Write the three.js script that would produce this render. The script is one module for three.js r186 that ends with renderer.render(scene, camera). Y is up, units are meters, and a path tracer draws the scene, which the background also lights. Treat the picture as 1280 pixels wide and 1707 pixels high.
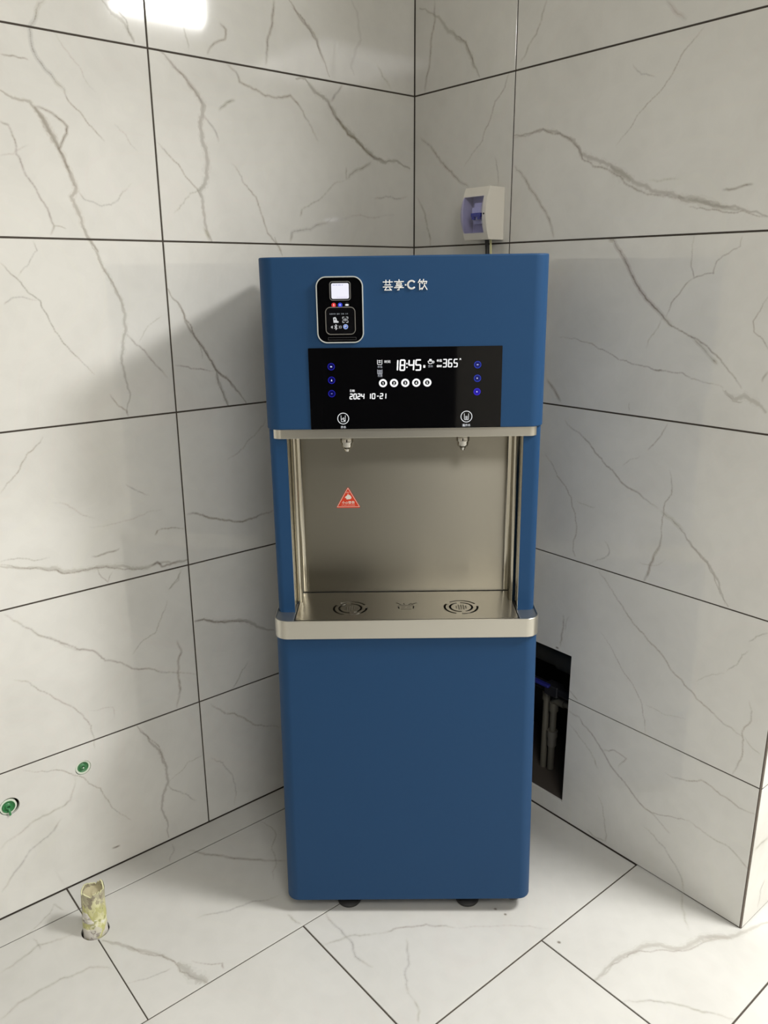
import * as THREE from 'three';
import { mergeGeometries } from 'three/addons/utils/BufferGeometryUtils.js';
import { RoundedBoxGeometry } from 'three/addons/geometries/RoundedBoxGeometry.js';
import { RectAreaLightUniformsLib } from 'three/addons/lights/RectAreaLightUniformsLib.js';

// ---------------------------------------------------------------- camera, light, exposure
const scene = new THREE.Scene();
scene.background = new THREE.Color(0x000000);
const FOCAL = 1331.9, PITCH = 0.28483, YAW = 0.87670, ROLL = -0.0062;
const camera = new THREE.PerspectiveCamera(2 * Math.atan(1707 / 2 / FOCAL) * 180 / Math.PI, 1280 / 1707, 0.05, 30);
camera.position.set(1.8333, 1.5018, 1.6464);
camera.rotation.set(-PITCH, YAW, ROLL, 'YXZ');

const renderer = new THREE.WebGLRenderer({ antialias: true });
renderer.toneMapping = THREE.LinearToneMapping;
renderer.toneMappingExposure = 1.0;
renderer.shadowMap.enabled = true;
renderer.shadowMap.type = THREE.PCFSoftShadowMap;
RectAreaLightUniformsLib.init();

const CEILING = 2.8;
const LAMPS = [  // square ceiling panels, both out of view: x, z, size, radiance
  [2.14, -0.47, 0.60, 101, [1.0, 0.99, 0.965]],
  [2.7, 1.75, 0.90, 15.5, [1.0, 0.985, 0.955]],  // unseen lamp, placed to light the right wall
];
for (const [x, z, s, radiance, tint] of LAMPS) {
  const lamp = new THREE.RectAreaLight(new THREE.Color().setRGB(...tint), radiance, s - 0.03, s - 0.03);
  lamp.name = 'offscreen_panel_light';
  lamp.position.set(x, CEILING - 0.0135, z);
  lamp.rotation.x = -Math.PI / 2;
  scene.add(lamp);
}

// ---------------------------------------------------------------- helpers
let seed = 7;
const rnd = () => { seed = (seed + 0x6d2b79f5) | 0; let t = Math.imul(seed ^ (seed >>> 15), 1 | seed); t = (t + Math.imul(t ^ (t >>> 7), 61 | t)) ^ t; return ((t ^ (t >>> 14)) >>> 0) / 4294967296; };
const rr = (a, b) => a + (b - a) * rnd();
const used = new Map();
const numbered = (name) => { const n = used.get(name) ?? 0; used.set(name, n + 1); return n ? name + '_' + String(n).padStart(3, '0') : name; };
const V3 = (x, y, z) => new THREE.Vector3(x, y, z);
function flat(g) { const h = g.index ? g.toNonIndexed() : g; for (const k of Object.keys(h.attributes)) if (!['position', 'normal', 'uv'].includes(k)) h.deleteAttribute(k); return h; }
const merged = (list) => (list.length === 1 ? list[0] : mergeGeometries(list.map(flat)));
function obj(name, geometries, material, parent = scene) {
  const m = new THREE.Mesh(merged([].concat(geometries)), material);
  m.name = numbered(name); m.castShadow = m.receiveShadow = true;
  parent.add(m);
  return m;
}
function group(name, parent = scene) { const g = new THREE.Group(); g.name = numbered(name); parent.add(g); return g; }
function tag(o, label, category, set) { o.userData.label = label; o.userData.category = category; if (set) o.userData.group = set; return o; }
function structure(o, label) { o.userData.kind = 'structure'; if (label) o.userData.label = label; return o; }
const std = (rgb, rough, metal = 0, extra = {}) => new THREE.MeshPhysicalMaterial({ color: new THREE.Color().setRGB(...rgb), roughness: rough, metalness: metal, ...extra });
const hex = (css, rough, metal = 0, extra = {}) => new THREE.MeshPhysicalMaterial({ color: new THREE.Color(css), roughness: rough, metalness: metal, ...extra });
const boxAt = (w, h, d, x, y, z) => new THREE.BoxGeometry(w, h, d).translate(x, y, z);
const rbox = (w, h, d, r, x = 0, y = 0, z = 0, seg = 3) => new RoundedBoxGeometry(w, h, d, seg, r).translate(x, y, z);
const cyl = (r0, r1, h, x, y, z, seg = 32) => new THREE.CylinderGeometry(r0, r1, h, seg).translate(x, y, z);
function tube(points, r, seg = 40, round = 14) { return new THREE.TubeGeometry(new THREE.CatmullRomCurve3(points.map((p) => V3(...p))), seg, r, round, false); }
function roundedPath(P, x0, y0, x1, y1, r) {
  P.moveTo(x0 + r, y0); P.lineTo(x1 - r, y0); P.absarc(x1 - r, y0 + r, r, -Math.PI / 2, 0, false); P.lineTo(x1, y1 - r); P.absarc(x1 - r, y1 - r, r, 0, Math.PI / 2, false);
  P.lineTo(x0 + r, y1); P.absarc(x0 + r, y1 - r, r, Math.PI / 2, Math.PI, false); P.lineTo(x0, y0 + r); P.absarc(x0 + r, y0 + r, r, Math.PI, Math.PI * 1.5, false);
  return P;
}
// an upright plate with rounded corners, its face towards +z at zFront
function plate(x0, y0, x1, y1, r, depth, zFront, bevel = 0.0005, holes = []) {
  const s = roundedPath(new THREE.Shape(), x0 + bevel, y0 + bevel, x1 - bevel, y1 - bevel, r);
  s.holes.push(...holes);
  const g = new THREE.ExtrudeGeometry(s, { depth: depth - 2 * bevel, bevelEnabled: bevel > 0, bevelSize: bevel, bevelThickness: bevel, bevelSegments: 2, curveSegments: 10 });
  return g.translate(0, 0, zFront - depth + bevel);
}
// a plan outline (x, z) pulled straight up from y0 to y1
function plan(shape, y0, y1, bevel = 0, segments = 16) {
  const g = new THREE.ExtrudeGeometry(shape, { depth: y1 - y0 - 2 * bevel, bevelEnabled: bevel > 0, bevelSize: bevel, bevelOffset: -bevel, bevelThickness: bevel, bevelSegments: 3, curveSegments: segments });
  return g.rotateX(-Math.PI / 2).translate(0, y0 + bevel, 0);
}
// plan outline: half width, front z, back z, corner radii; plan y runs backwards
function outline(hw, front, back, rf, rb, Kind = THREE.Shape) {
  const s = new Kind(), y0 = -front, y1 = -back;
  s.moveTo(-hw + rf, y0); s.lineTo(hw - rf, y0); s.absarc(hw - rf, y0 + rf, rf, -Math.PI / 2, 0, false); s.lineTo(hw, y1 - rb); s.absarc(hw - rb, y1 - rb, rb, 0, Math.PI / 2, false);
  s.lineTo(-hw + rb, y1); s.absarc(-hw + rb, y1 - rb, rb, Math.PI / 2, Math.PI, false); s.lineTo(-hw, y0 + rf); s.absarc(-hw + rf, y0 + rf, rf, Math.PI, Math.PI * 1.5, false);
  return s;
}

// ---------------------------------------------------------------- marble tile print: veins measured on the walls and floor, in millimetres [width, strength, path]
const LEFT_VEINS = [
[5.7,0.35,'997 2040 1015 2020 1033 1982 1031 1947 1015 1920 992 1893 974 1877'],
[2.7,0.5,'976 1884 969 1859 944 1837 919 1808 901 1790'],
[2.5,0.6,'1095 1929 1071 1930 1043 1927'],
[10.7,0.5,'1104 1864 1081 1852 1049 1850 1033 1827 1017 1798 1001 1765 987 1731 973 1693 987 1673 973 1640 964 1607 951 1580 939 1561'],
[14.4,0.5,'1041 1841 1027 1819 1011 1792 1001 1765'],
[4.0,0.75,'1041 1841 1006 1833 978 1811 988 1788 1001 1765 987 1731 973 1693'],
[3.3,0.55,'1112 1807 1097 1802 1088 1748 1074 1709 1052 1669 1036 1638 1029 1612 1038 1595'],
[2.0,0.5,'1029 1613 1005 1608'],
[2.5,0.2,'1120 1743 1094 1748 1060 1769'],
[2.8,0.35,'972 1687 956 1668 921 1657 883 1671 849 1707'],
[9.6,0.4,'878 2062 859 2041 839 2033 820 2005 813 1993'],
[2.7,0.65,'864 2065 844 2047 828 2034 815 1994'],
[2.6,0.2,'987 1989 965 1957 941 1931 911 1885'],
[2.9,0.2,'874 1825 827 1777'],
[14.0,0.45,'761 1988 732 1967 702 1944 672 1911 657 1889 669 1846 667 1811 657 1777 660 1734 680 1704 675 1660 669 1616 658 1586'],
[3.0,0.5,'732 1967 702 1941 672 1908 659 1885'],
[3.9,0.35,'659 1868 635 1843 624 1815'],
[3.1,0.5,'778 1798 749 1770 719 1737 688 1707 679 1689'],
[3.1,0.3,'666 1719 706 1695 751 1650'],
[4.8,0.4,'619 1883 597 1900 574 1909'],
[4.2,0.5,'591 1984 566 1970 558 1950 523 1940 487 1929 439 1931 415 1939 391 1920 363 1886 334 1842'],
[13.4,0.55,'398 1978 369 1982 340 1956 299 1938 274 1903 253 1885 215 1861 182 1836 148 1818 107 1809 65 1816 16 1799'],
[4.8,0.8,'299 1938 274 1903 253 1885 237 1867 215 1861 182 1836 148 1818 107 1809'],
[4.6,0.35,'250 1987 278 1956 289 1940'],
[5.9,0.4,'240 1758 194 1786 160 1805'],
[3.8,0.3,'245 1754 245 1786'],
[3.5,0.5,'592 1768 563 1729 528 1697 512 1652 499 1613 476 1590 462 1568'],
[3.7,0.3,'398 1657 392 1673 306 1725 251 1753'],
[5.6,0.35,'431 1595 425 1616 352 1634 297 1656'],
[4.2,0.35,'149 1713 90 1721 28 1724'],
[4.1,0.2,'264 1654 78 1674'],
[3.0,0.4,'694 2044 691 2025 685 2000'],
[3.9,0.5,'602 2066 587 2055 591 2035 622 2020 639 1997'],
[4.9,0.6,'452 2140 459 2104 475 2053 483 1999'],
[8.7,0.5,'410 2148 387 2124 354 2101 330 2076 312 2035 292 1996'],
[3.5,0.7,'401 2135 359 2100 330 2072 312 2035'],
[11.1,0.15,'219 2183 199 2157 189 2098 223 2032 212 2011'],
[4.9,0.25,'134 2045 89 1996'],
[2.4,0.65,'1147 1537 1132 1519 1116 1503 1097 1475 1076 1459 1067 1433 1056 1404 1034 1364 1008 1333 977 1295'],
[2.3,0.35,'1076 1580 1070 1562 1095 1530 1115 1510'],
[2.7,0.35,'1083 1461 1130 1467 1150 1454'],
[9.2,0.4,'967 1610 962 1592 942 1564 935 1536 922 1512 910 1485 897 1457 892 1427 893 1392 904 1357 911 1316 904 1274 897 1242 909 1200'],
[2.0,0.5,'962 1592 945 1562 933 1533 918 1504 903 1472 893 1437'],
[3.3,0.45,'894 1382 874 1358 844 1327 821 1299 800 1274'],
[2.2,0.3,'863 1362 844 1390 802 1419'],
[2.7,0.5,'945 1246 931 1221 911 1206 907 1192'],
[5.6,0.25,'677 1620 669 1605 662 1589'],
[7.4,0.35,'479 1604 470 1583 457 1558'],
[8.2,0.5,'782 1481 759 1449 744 1412 718 1363 691 1323 669 1283 638 1258 608 1221 587 1189'],
[10.9,0.45,'680 1300 664 1254 648 1207 640 1186'],
[2.9,0.85,'759 1449 744 1412 718 1363 691 1323 669 1283 632 1251 608 1221'],
[2.4,0.6,'669 1283 665 1249 648 1207 637 1186'],
[2.3,0.4,'718 1363 704 1313'],
[2.9,0.55,'777 1301 736 1290 675 1280'],
[3.2,0.3,'531 1141 554 1114 604 1072 653 1048'],
[3.9,0.8,'778 923 747 919 710 900 671 886 624 873 575 876 520 885'],
[2.4,0.5,'1107 1167 1124 1149 1142 1136 1162 1108 1185 1081 1211 1055'],
[12.3,0.35,'1233 891 1196 879 1149 868 1114 857 1100 845 1064 839 1021 837 972 828 928 811 898 807 868 812 832 804 785 802'],
[2.7,0.7,'1233 894 1196 878 1149 865 1115 854 1101 842 1064 837 1021 837 972 824 928 810 898 807'],
[2.5,0.4,'1232 901 1184 898 1126 887'],
[3.7,0.7,'883 810 868 815 857 800 832 801 785 802'],
[2.3,0.45,'1021 837 1013 812 998 794 984 817'],
[3.4,0.7,'1029 867 996 868 962 872'],
[3.2,0.2,'1103 1015 1057 990 1013 960'],
[3.0,0.5,'867 887 860 897 782 884'],
[2.8,0.2,'1026 940 938 939 903 944 844 950'],
[2.8,0.35,'929 1028 908 1011 875 993'],
[3.1,0.3,'806 779 815 753 844 733'],
[3.7,0.55,'1238 776 1207 744 1175 708 1125 671 1084 640 1051 626 1026 592 985 572 951 544 914 532 864 505 785 471'],
[8.1,0.15,'1175 708 1125 671 1084 640 1051 626'],
[2.6,0.4,'808 772 830 745 844 735'],
[2.6,0.4,'850 705 870 664 893 625 932 611 956 586'],
[4.8,0.5,'834 587 824 550 836 519 837 471 836 443 850 395'],
[3.0,0.45,'1239 612 1210 598 1172 554 1143 521 1113 491 1088 449 1078 405 1077 364'],
[2.5,0.2,'1080 472 1021 460 1019 428'],
[10.0,0.45,'964 383 938 341 922 306 905 271 895 230 896 179 913 149 920 108 907 63 908 10'],
[2.8,0.5,'955 373 933 332 905 274 895 230'],
[3.0,0.4,'897 175 862 137 816 85'],
[2.9,0.25,'896 179 834 218 783 226'],
[2.6,0.5,'1249 375 1197 349 1159 335 1133 310 1102 272 1075 246 1060 204 1040 159 1006 116'],
[4.3,0.3,'1134 307 1152 247 1188 237 1222 234 1269 216 1326 192'],
[4.4,0.35,'1180 206 1200 182 1279 133 1304 112 1336 75'],
[11.6,0.45,'780 628 753 624 719 607 662 594 618 578 582 549 536 528'],
[3.5,0.75,'780 625 753 625 719 607 662 592 618 576'],
[3.0,0.4,'626 457 659 416 683 392'],
[3.9,0.5,'751 369 710 324 659 293 615 249 536 210'],
[3.2,0.35,'763 203 728 172 701 121 693 70 700 18'],
[3.5,0.9,'1063 57 1044 55']
];
const RIGHT_VEINS = [
[11.9,0.45,'372 1841 419 1840 463 1844 515 1828 557 1807 579 1775 616 1762 663 1745 702 1721 732 1701 776 1680 825 1670 859 1654 904 1648 942 1637 978 1632 1037 1613'],
[20.0,0.35,'663 1742 718 1705'],
[15.3,0.4,'839 1664 904 1648 978 1630'],
[3.5,0.6,'372 1836 420 1836 463 1844 515 1828 566 1794 584 1765 648 1738 703 1703 748 1682 812 1669 846 1658'],
[2.3,0.6,'867 1642 906 1634 943 1627 985 1627 1038 1612'],
[2.4,0.5,'861 1977 833 1952 816 1935 794 1897 758 1866 714 1822 674 1782'],
[2.5,0.35,'703 1940 726 1917 761 1906'],
[5.4,0.5,'376 1771 416 1734 446 1699 474 1665 498 1631 512 1595'],
[3.4,0.75,'938 1670 968 1671 999 1675'],
[3.7,0.25,'767 1703 835 1700'],
[3.7,0.4,'458 2118 444 2081 408 2035 383 2003'],
[5.9,0.2,'772 2046 794 2021 821 2000'],
[5.4,0.5,'77 2205 78 2153 63 2089 52 2036 42 1993'],
[11.1,0.4,'17 2199 94 2162 148 2115 195 2083 216 2047 232 2018 248 1993'],
[3.4,0.6,'148 2115 195 2082 216 2047 232 2018'],
[3.3,0.45,'348 1985 336 1956 304 1929 287 1886 264 1843 199 1788'],
[5.5,0.5,'26 1878 78 1840 124 1796 168 1763 217 1734'],
[3.3,0.35,'310 1797 321 1763 323 1729'],
[4.9,0.4,'9 1725 46 1677 64 1623 70 1589'],
[6.6,0.45,'674 1583 685 1583 706 1557 724 1531 747 1496 771 1466 798 1441 825 1420 852 1396'],
[2.7,0.75,'712 1544 730 1522 747 1496 771 1466 798 1441 825 1420 852 1396 886 1382 910 1373 939 1358 964 1339 988 1316 1008 1297 1025 1276'],
[5.2,0.3,'901 1377 926 1357 956 1330 966 1322'],
[2.1,0.55,'885 1584 884 1548 885 1520 894 1498 914 1504 937 1507 941 1531 965 1546 988 1559 990 1579'],
[2.2,0.6,'894 1498 875 1484 863 1465 846 1446 837 1416'],
[2.8,0.25,'826 1412 818 1390 800 1367 793 1345'],
[2.4,0.55,'546 1357 594 1357 624 1349 659 1339 705 1324 744 1313 786 1305 817 1298 847 1298 886 1297 911 1286 944 1281 985 1274'],
[2.3,0.8,'820 1297 837 1299'],
[14.1,0.35,'990 1268 1013 1252 1033 1262 1055 1253 1083 1231'],
[1.7,0.5,'985 1270 1010 1248 1031 1248'],
[2.0,0.6,'1057 1463 1045 1434 1033 1413 1038 1391 1061 1373 1071 1358'],
[3.2,0.4,'1076 1315 1067 1294'],
[5.6,0.5,'515 1249 542 1221 560 1198'],
[3.2,0.6,'579 1150 623 1126 655 1105 680 1080 711 1055 741 1036 765 1018 793 1009 821 995 860 979'],
[2.4,0.5,'864 1180 852 1153 834 1128 820 1112'],
[2.0,0.3,'801 1094 755 1063'],
[2.5,0.5,'880 1075 889 1044 891 1019 876 994 876 966 876 917 865 875 853 839'],
[2.9,0.5,'521 1054 549 1027 584 986 612 954 627 915 634 858 628 813 636 799'],
[2.8,0.25,'631 948 686 944'],
[2.8,0.35,'722 864 738 842 734 828 685 796'],
[2.0,0.3,'760 1216 762 1197'],
[6.8,0.25,'870 974 903 957 929 940'],
[7.1,0.45,'919 945 941 922 968 900 994 883 1016 856 1033 824 1055 793'],
[1.9,0.6,'941 922 968 900 994 881 1013 856 1028 827 1046 795'],
[4.6,0.5,'877 906 861 862 853 835 850 814 841 791'],
[2.1,0.25,'826 835 853 835 892 860'],
[3.2,0.5,'711 779 743 751 775 718 800 694 837 664 872 640 901 624 931 593 964 575 986 558 1008 541 1039 529 1070 512 1099 505 1124 496'],
[2.3,0.45,'731 616 770 580 803 537 841 503 868 459 879 425 883 393'],
[2.2,0.25,'878 469 922 466 984 478'],
[2.2,0.4,'1148 761 1124 745 1109 726'],
[2.3,0.4,'1111 705 1093 672 1069 638'],
[2.0,0.3,'1065 631 1030 612 1001 585'],
[2.9,0.5,'1128 588 1138 543 1122 510 1127 472 1123 429 1113 392'],
[2.4,0.3,'1128 498 1149 478 1168 472'],
[3.7,0.55,'649 350 683 347 717 321 751 295 779 266 799 246 831 227 869 200 900 181 941 169 977 149'],
[2.6,0.5,'646 413 674 396'],
[3.1,0.45,'765 283 800 301 837 295 816 255'],
[3.9,0.25,'652 315 694 285 743 242 754 223'],
[2.3,0.55,'906 179 940 183 983 199 1024 214'],
[3.7,0.3,'1024 212 1067 203 1127 200 1163 179 1178 169'],
[3.1,0.5,'949 310 992 315 1041 338 1077 330 1112 323 1137 315 1176 319'],
[3.8,0.5,'610 626 610 574 606 531'],
[2.5,0.3,'629 626 619 583'],
[3.2,0.9,'593 523 600 523'],
[3.3,0.3,'761 140 788 80 798 35 797 15'],
[3.4,0.4,'735 16 762 7 797 15'],
[3.8,0.35,'905 125 969 99 1008 59 1032 4']
];
const FLOOR_VEINS = [
[6.2,0.6,'74 882 128 846 181 805 226 759 277 706'],
[3.2,0.4,'92 670 164 664 215 708 316 767'],
[3.2,0.35,'21 908 77 942'],
[11.2,0.35,'224 1184 264 1157 313 1126 357 1095 391 1081'],
[30.1,0.4,'399 1077 431 1071 475 1057 491 1050'],
[3.1,0.5,'226 1185 260 1155 320 1129 357 1095 391 1081 426 1083 464 1066 497 1046'],
[3.1,0.45,'417 1049 467 999 482 1004'],
[3.0,0.35,'376 1192 399 1128 405 1095'],
[4.4,0.35,'308 978 329 923 346 857 373 786'],
[4.9,0.3,'167 1396 154 1341 141 1303 160 1232'],
[5.3,0.3,'293 1430 275 1389 273 1350 271 1298 282 1235 317 1200'],
[4.8,0.35,'494 728 549 736 608 736 649 755 697 744'],
[4.8,0.3,'574 790 589 739 638 660'],
[3.5,0.3,'100 1345 34 1233 71 1220'],
[3.3,0.3,'113 1308 157 1304'],
[4.2,0.4,'485 797 442 804'],
[4.1,0.45,'638 660 646 629 670 593 706 547 735 520'],
[4.1,0.2,'735 520 807 424 889 344'],
[4.5,0.35,'686 631 721 657 760 701 818 729'],
[4.1,0.25,'818 729 849 738 870 759'],
[16.3,0.35,'1043 390 1041 343 1044 288 1058 238 1082 189 1112 174 1128 136 1134 94 1162 61 1187 10 1201 -35 1213 -71'],
[24.8,0.2,'1141 106 1182 44'],
[3.2,0.45,'1048 385 1047 339 1049 296 1061 242 1091 203 1117 176 1137 139 1146 101 1164 66'],
[4.2,0.4,'1113 391 1149 343 1186 310 1223 289 1247 272 1293 245'],
[4.4,0.25,'1019 -2 1064 54 1102 97'],
[4.0,0.9,'924 365 927 363'],
[3.5,0.9,'757 402 760 400'],
[3.4,0.9,'785 396 787 395']
];
const RETURN_VEINS = [
[5.7,0.35,'-95 88 -78 66 -77 20'],
[5.2,0.3,'-76 219 -41 224 -14 221']
];

function smoothNoise(w, h) {  // a random lattice to be drawn large and smoothed
  const c = document.createElement('canvas'); c.width = w; c.height = h;
  const x = c.getContext('2d'), im = x.createImageData(w, h);
  for (let i = 0; i < w * h; i++) { const v = rnd() < 0.5 ? 0 : 255; im.data[i * 4] = v ? 255 : 120; im.data[i * 4 + 1] = v ? 252 : 118; im.data[i * 4 + 2] = v ? 246 : 112; im.data[i * 4 + 3] = Math.floor(rnd() * 60); }
  x.putImageData(im, 0, 0);
  return c;
}
const MARBLE_BASE = 'rgb(225,224,219)';
function drawVein(x, pts, w, strength) {  // pts and w in pixels
  let path = pts.map((p) => [...p]);
  for (let k = 0; k < 3; k++) {  // break the line up the way stone does
    const out = [path[0]];
    for (let i = 1; i < path.length; i++) {
      const [ax, ay] = path[i - 1], [bx, by] = path[i], L = Math.hypot(bx - ax, by - ay), j = L > 5 ? L * 0.09 : 0;
      out.push([(ax + bx) / 2 + rr(-j, j), (ay + by) / 2 + rr(-j, j)], path[i]);
    }
    path = out;
  }
  x.lineCap = x.lineJoin = 'round';
  const n = path.length;
  if (w > 6) {  // the broad grey body of the vein, ragged on both sides
    for (const [scale, alpha] of [[1.7, 0.06], [0.95, 0.21], [0.5, 0.15]]) {
      const wide = path.map((_, i) => w * scale * (0.55 + 0.6 * rnd()) * Math.min(1, 0.35 + 2.2 * Math.min(i, n - 1 - i) / n));
      x.fillStyle = `rgba(128,121,110,${alpha * strength * 2})`;
      x.beginPath();
      const side = (i, s) => { const a = path[Math.max(0, i - 1)], b = path[Math.min(n - 1, i + 1)], l = Math.hypot(b[0] - a[0], b[1] - a[1]) || 1; return [path[i][0] - (b[1] - a[1]) / l * s, path[i][1] + (b[0] - a[0]) / l * s]; };
      for (let i = 0; i < n; i++) x.lineTo(...side(i, wide[i] / 2));
      for (let i = n - 1; i >= 0; i--) x.lineTo(...side(i, -wide[i] * 0.5 * (0.6 + 0.5 * rnd())));
      x.fill();
    }
    return;
  }
  for (let i = 1; i < n; i++) {
    const end = Math.min(1, 0.3 + 3 * Math.min(i, n - i) / n), pulse = 0.6 + 0.4 * Math.sin(i * 0.9 + w) * rnd();
    x.strokeStyle = `rgba(112,102,90,${0.12 * strength * end})`; x.lineWidth = w * 1.9;
    x.beginPath(); x.moveTo(...path[i - 1]); x.lineTo(...path[i]); x.stroke();
    x.strokeStyle = `rgba(104,94,82,${0.66 * strength * end * pulse})`; x.lineWidth = w * 0.52 * (0.7 + 0.5 * rnd());
    x.beginPath(); x.moveTo(...path[i - 1]); x.lineTo(...path[i]); x.stroke();
  }
}
// a printed sheet covering [u0, u0 + width] x [v0, v0 + height] metres
function marble(u0, v0, width, height, perMetre, veins, wild = 0) {
  const c = document.createElement('canvas'); c.width = Math.round(width * perMetre); c.height = Math.round(height * perMetre);
  const x = c.getContext('2d');
  x.fillStyle = MARBLE_BASE; x.fillRect(0, 0, c.width, c.height);
  x.imageSmoothingEnabled = true; x.imageSmoothingQuality = 'high';
  for (const [m, a] of [[0.35, 0.30], [0.09, 0.22], [0.02, 0.12]]) { x.globalAlpha = a; x.drawImage(smoothNoise(Math.ceil(width / m) + 2, Math.ceil(height / m) + 2), 0, 0, c.width, c.height); }
  x.globalAlpha = 1;
  const px = (u, v) => [(u - u0) * perMetre, c.height - (v - v0) * perMetre];
  for (const [w, s, text] of veins) {
    const a = text.split(' ').map((t) => Number(t) / 1000), pts = [];
    for (let i = 0; i < a.length; i += 2) pts.push(px(a[i], a[i + 1]));
    drawVein(x, pts, Math.max(1.1, w / 1000 * perMetre), s);
  }
  for (let k = 0; k < wild; k++) {  // sheets that the photograph does not show closely
    let u = u0 + rr(0.05, 0.9) * width, v = v0 + height, a = rr(-2.2, -0.9); const pts = [];
    for (let i = 0; i < 14; i++) { pts.push(px(u, v)); a += rr(-0.35, 0.35); u += Math.cos(a) * 0.05; v += Math.sin(a) * 0.05; }
    drawVein(x, pts, rr(0.002, 0.012) * perMetre, rr(0.3, 0.6));
  }
  const t = new THREE.CanvasTexture(c);
  t.colorSpace = THREE.SRGBColorSpace; t.anisotropy = 8;
  return { texture: t, u0, v0, width, height };
}
const glaze = (sheet, rough, tone = 1) => new THREE.MeshPhysicalMaterial({ map: sheet.texture, color: new THREE.Color().setRGB(tone, tone, tone), roughness: rough, metalness: 0, ior: 1.62 });

const sheetLeft = marble(0, 0, 1.60, 2.40, 850, LEFT_VEINS), sheetRight = marble(0, 0, 1.20, 2.40, 850, RIGHT_VEINS);
const sheetFloor = marble(0, -0.45, 1.70, 2.45, 830, FLOOR_VEINS), sheetReturn = marble(-0.8, 0, 0.8, 0.8, 600, RETURN_VEINS, 1), sheetSpare = marble(0, 0, 0.8, 0.8, 500, [], 5);
sheetSpare.texture.wrapS = sheetSpare.texture.wrapT = THREE.RepeatWrapping;
const WALL_GLOSS = 0.07;
const tileLeft = glaze(sheetLeft, WALL_GLOSS), tileRight = glaze(sheetRight, WALL_GLOSS), tileFloor = glaze(sheetFloor, 0.32, 0.80), tileReturn = glaze(sheetReturn, WALL_GLOSS), tileSpare = glaze(sheetSpare, WALL_GLOSS), tileSpareFloor = glaze(sheetSpare, 0.32, 0.80);
const grout = hex('#4a433c', 0.95), plaster = hex('#d9d6cf', 0.9);

// A tile in its wall's own (u, v) plane, face at w = 0, body behind it; the print is cut from the sheet by place.
const TILE = 0.008, GAP = 0.0020;
function tileGeometry(u0, v0, u1, v1, sheet, holes = [], outlinePoints) {
  const c = 0.0006, a = u0 + GAP, b = u1 - GAP, d = v0 + GAP, e = v1 - GAP;
  let g;
  const s = new THREE.Shape();
  if (outlinePoints) outlinePoints(s, a, d, b, e);
  else { s.moveTo(a + c, d + c); s.lineTo(b - c, d + c); s.lineTo(b - c, e - c); s.lineTo(a + c, e - c); s.closePath(); }
  s.holes.push(...holes);
  g = new THREE.ExtrudeGeometry(s, { depth: TILE - c, bevelEnabled: true, bevelSize: c, bevelThickness: c, bevelSegments: 1, curveSegments: 24 });
  g.translate(0, 0, -TILE);
  const p = g.attributes.position, uv = new Float32Array(p.count * 2);
  const spare = sheet === sheetSpare ? [Math.floor(rr(0, 3)) * 0.27, Math.floor(rr(0, 3)) * 0.31] : [0, 0];
  for (let i = 0; i < p.count; i++) { uv[i * 2] = (p.getX(i) + spare[0] - sheet.u0) / sheet.width; uv[i * 2 + 1] = (p.getY(i) + spare[1] - sheet.v0) / sheet.height; }
  g.setAttribute('uv', new THREE.BufferAttribute(uv, 2));
  return g;
}
// frames: (u, v, w) of a wall -> world. The basis is set once on the wall's group.
function wallGroup(name, uAxis, vAxis, origin) {
  const g = group(name), w = V3(...uAxis).cross(V3(...vAxis));
  g.matrixAutoUpdate = true;
  const m = new THREE.Matrix4().makeBasis(V3(...uAxis), V3(...vAxis), w).setPosition(...origin);
  m.decompose(g.position, g.quaternion, g.scale);
  return structure(g);
}
function addTile(parent, g, material, tilt = 0.0011) {
  g.computeBoundingBox();
  const c = g.boundingBox.getCenter(V3(0, 0, 0));
  g.translate(-c.x, -c.y, 0);
  const m = new THREE.Mesh(g, material);
  m.name = numbered('tile'); m.castShadow = m.receiveShadow = true;
  m.position.set(c.x, c.y, 0); m.rotation.set(rr(-tilt, tilt), rr(-tilt, tilt), 0);
  parent.add(m);
  return m;
}
function slab(parent, u0, v0, u1, v1, w0, w1, material, holes = [], name = 'grout_bed') {
  const s = new THREE.Shape([new THREE.Vector2(u0, v0), new THREE.Vector2(u1, v0), new THREE.Vector2(u1, v1), new THREE.Vector2(u0, v1)]);
  s.holes.push(...holes);
  return obj(name, new THREE.ExtrudeGeometry(s, { depth: w1 - w0, bevelEnabled: false, curveSegments: 24 }).translate(0, 0, w0), material, parent);
}
const disc = (u, v, r) => { const h = new THREE.Path(); h.absarc(u, v, r, 0, Math.PI * 2, true); return h; };
const rectHole = (u0, v0, u1, v1) => { const h = new THREE.Path(); h.moveTo(u0, v0); h.lineTo(u0, v1); h.lineTo(u1, v1); h.lineTo(u1, v0); h.closePath(); return h; };

// ---------------------------------------------------------------- the room
const ROWS = [0.001, 0.387, 0.787, 1.187, 1.587, 1.987, 2.387, CEILING];
const END = 1.182;             // the right-hand wall ends here in an outer corner
const ROOM_X = 3.5, ROOM_Z = 3.3, ROOM_N = -1.9;
const CAPS = [[1.2907, 0.2939, 0.0235], [1.1112, 0.3225, 0.0200]];   // pipe outlets in the left wall: z, y, hole radius

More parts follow.
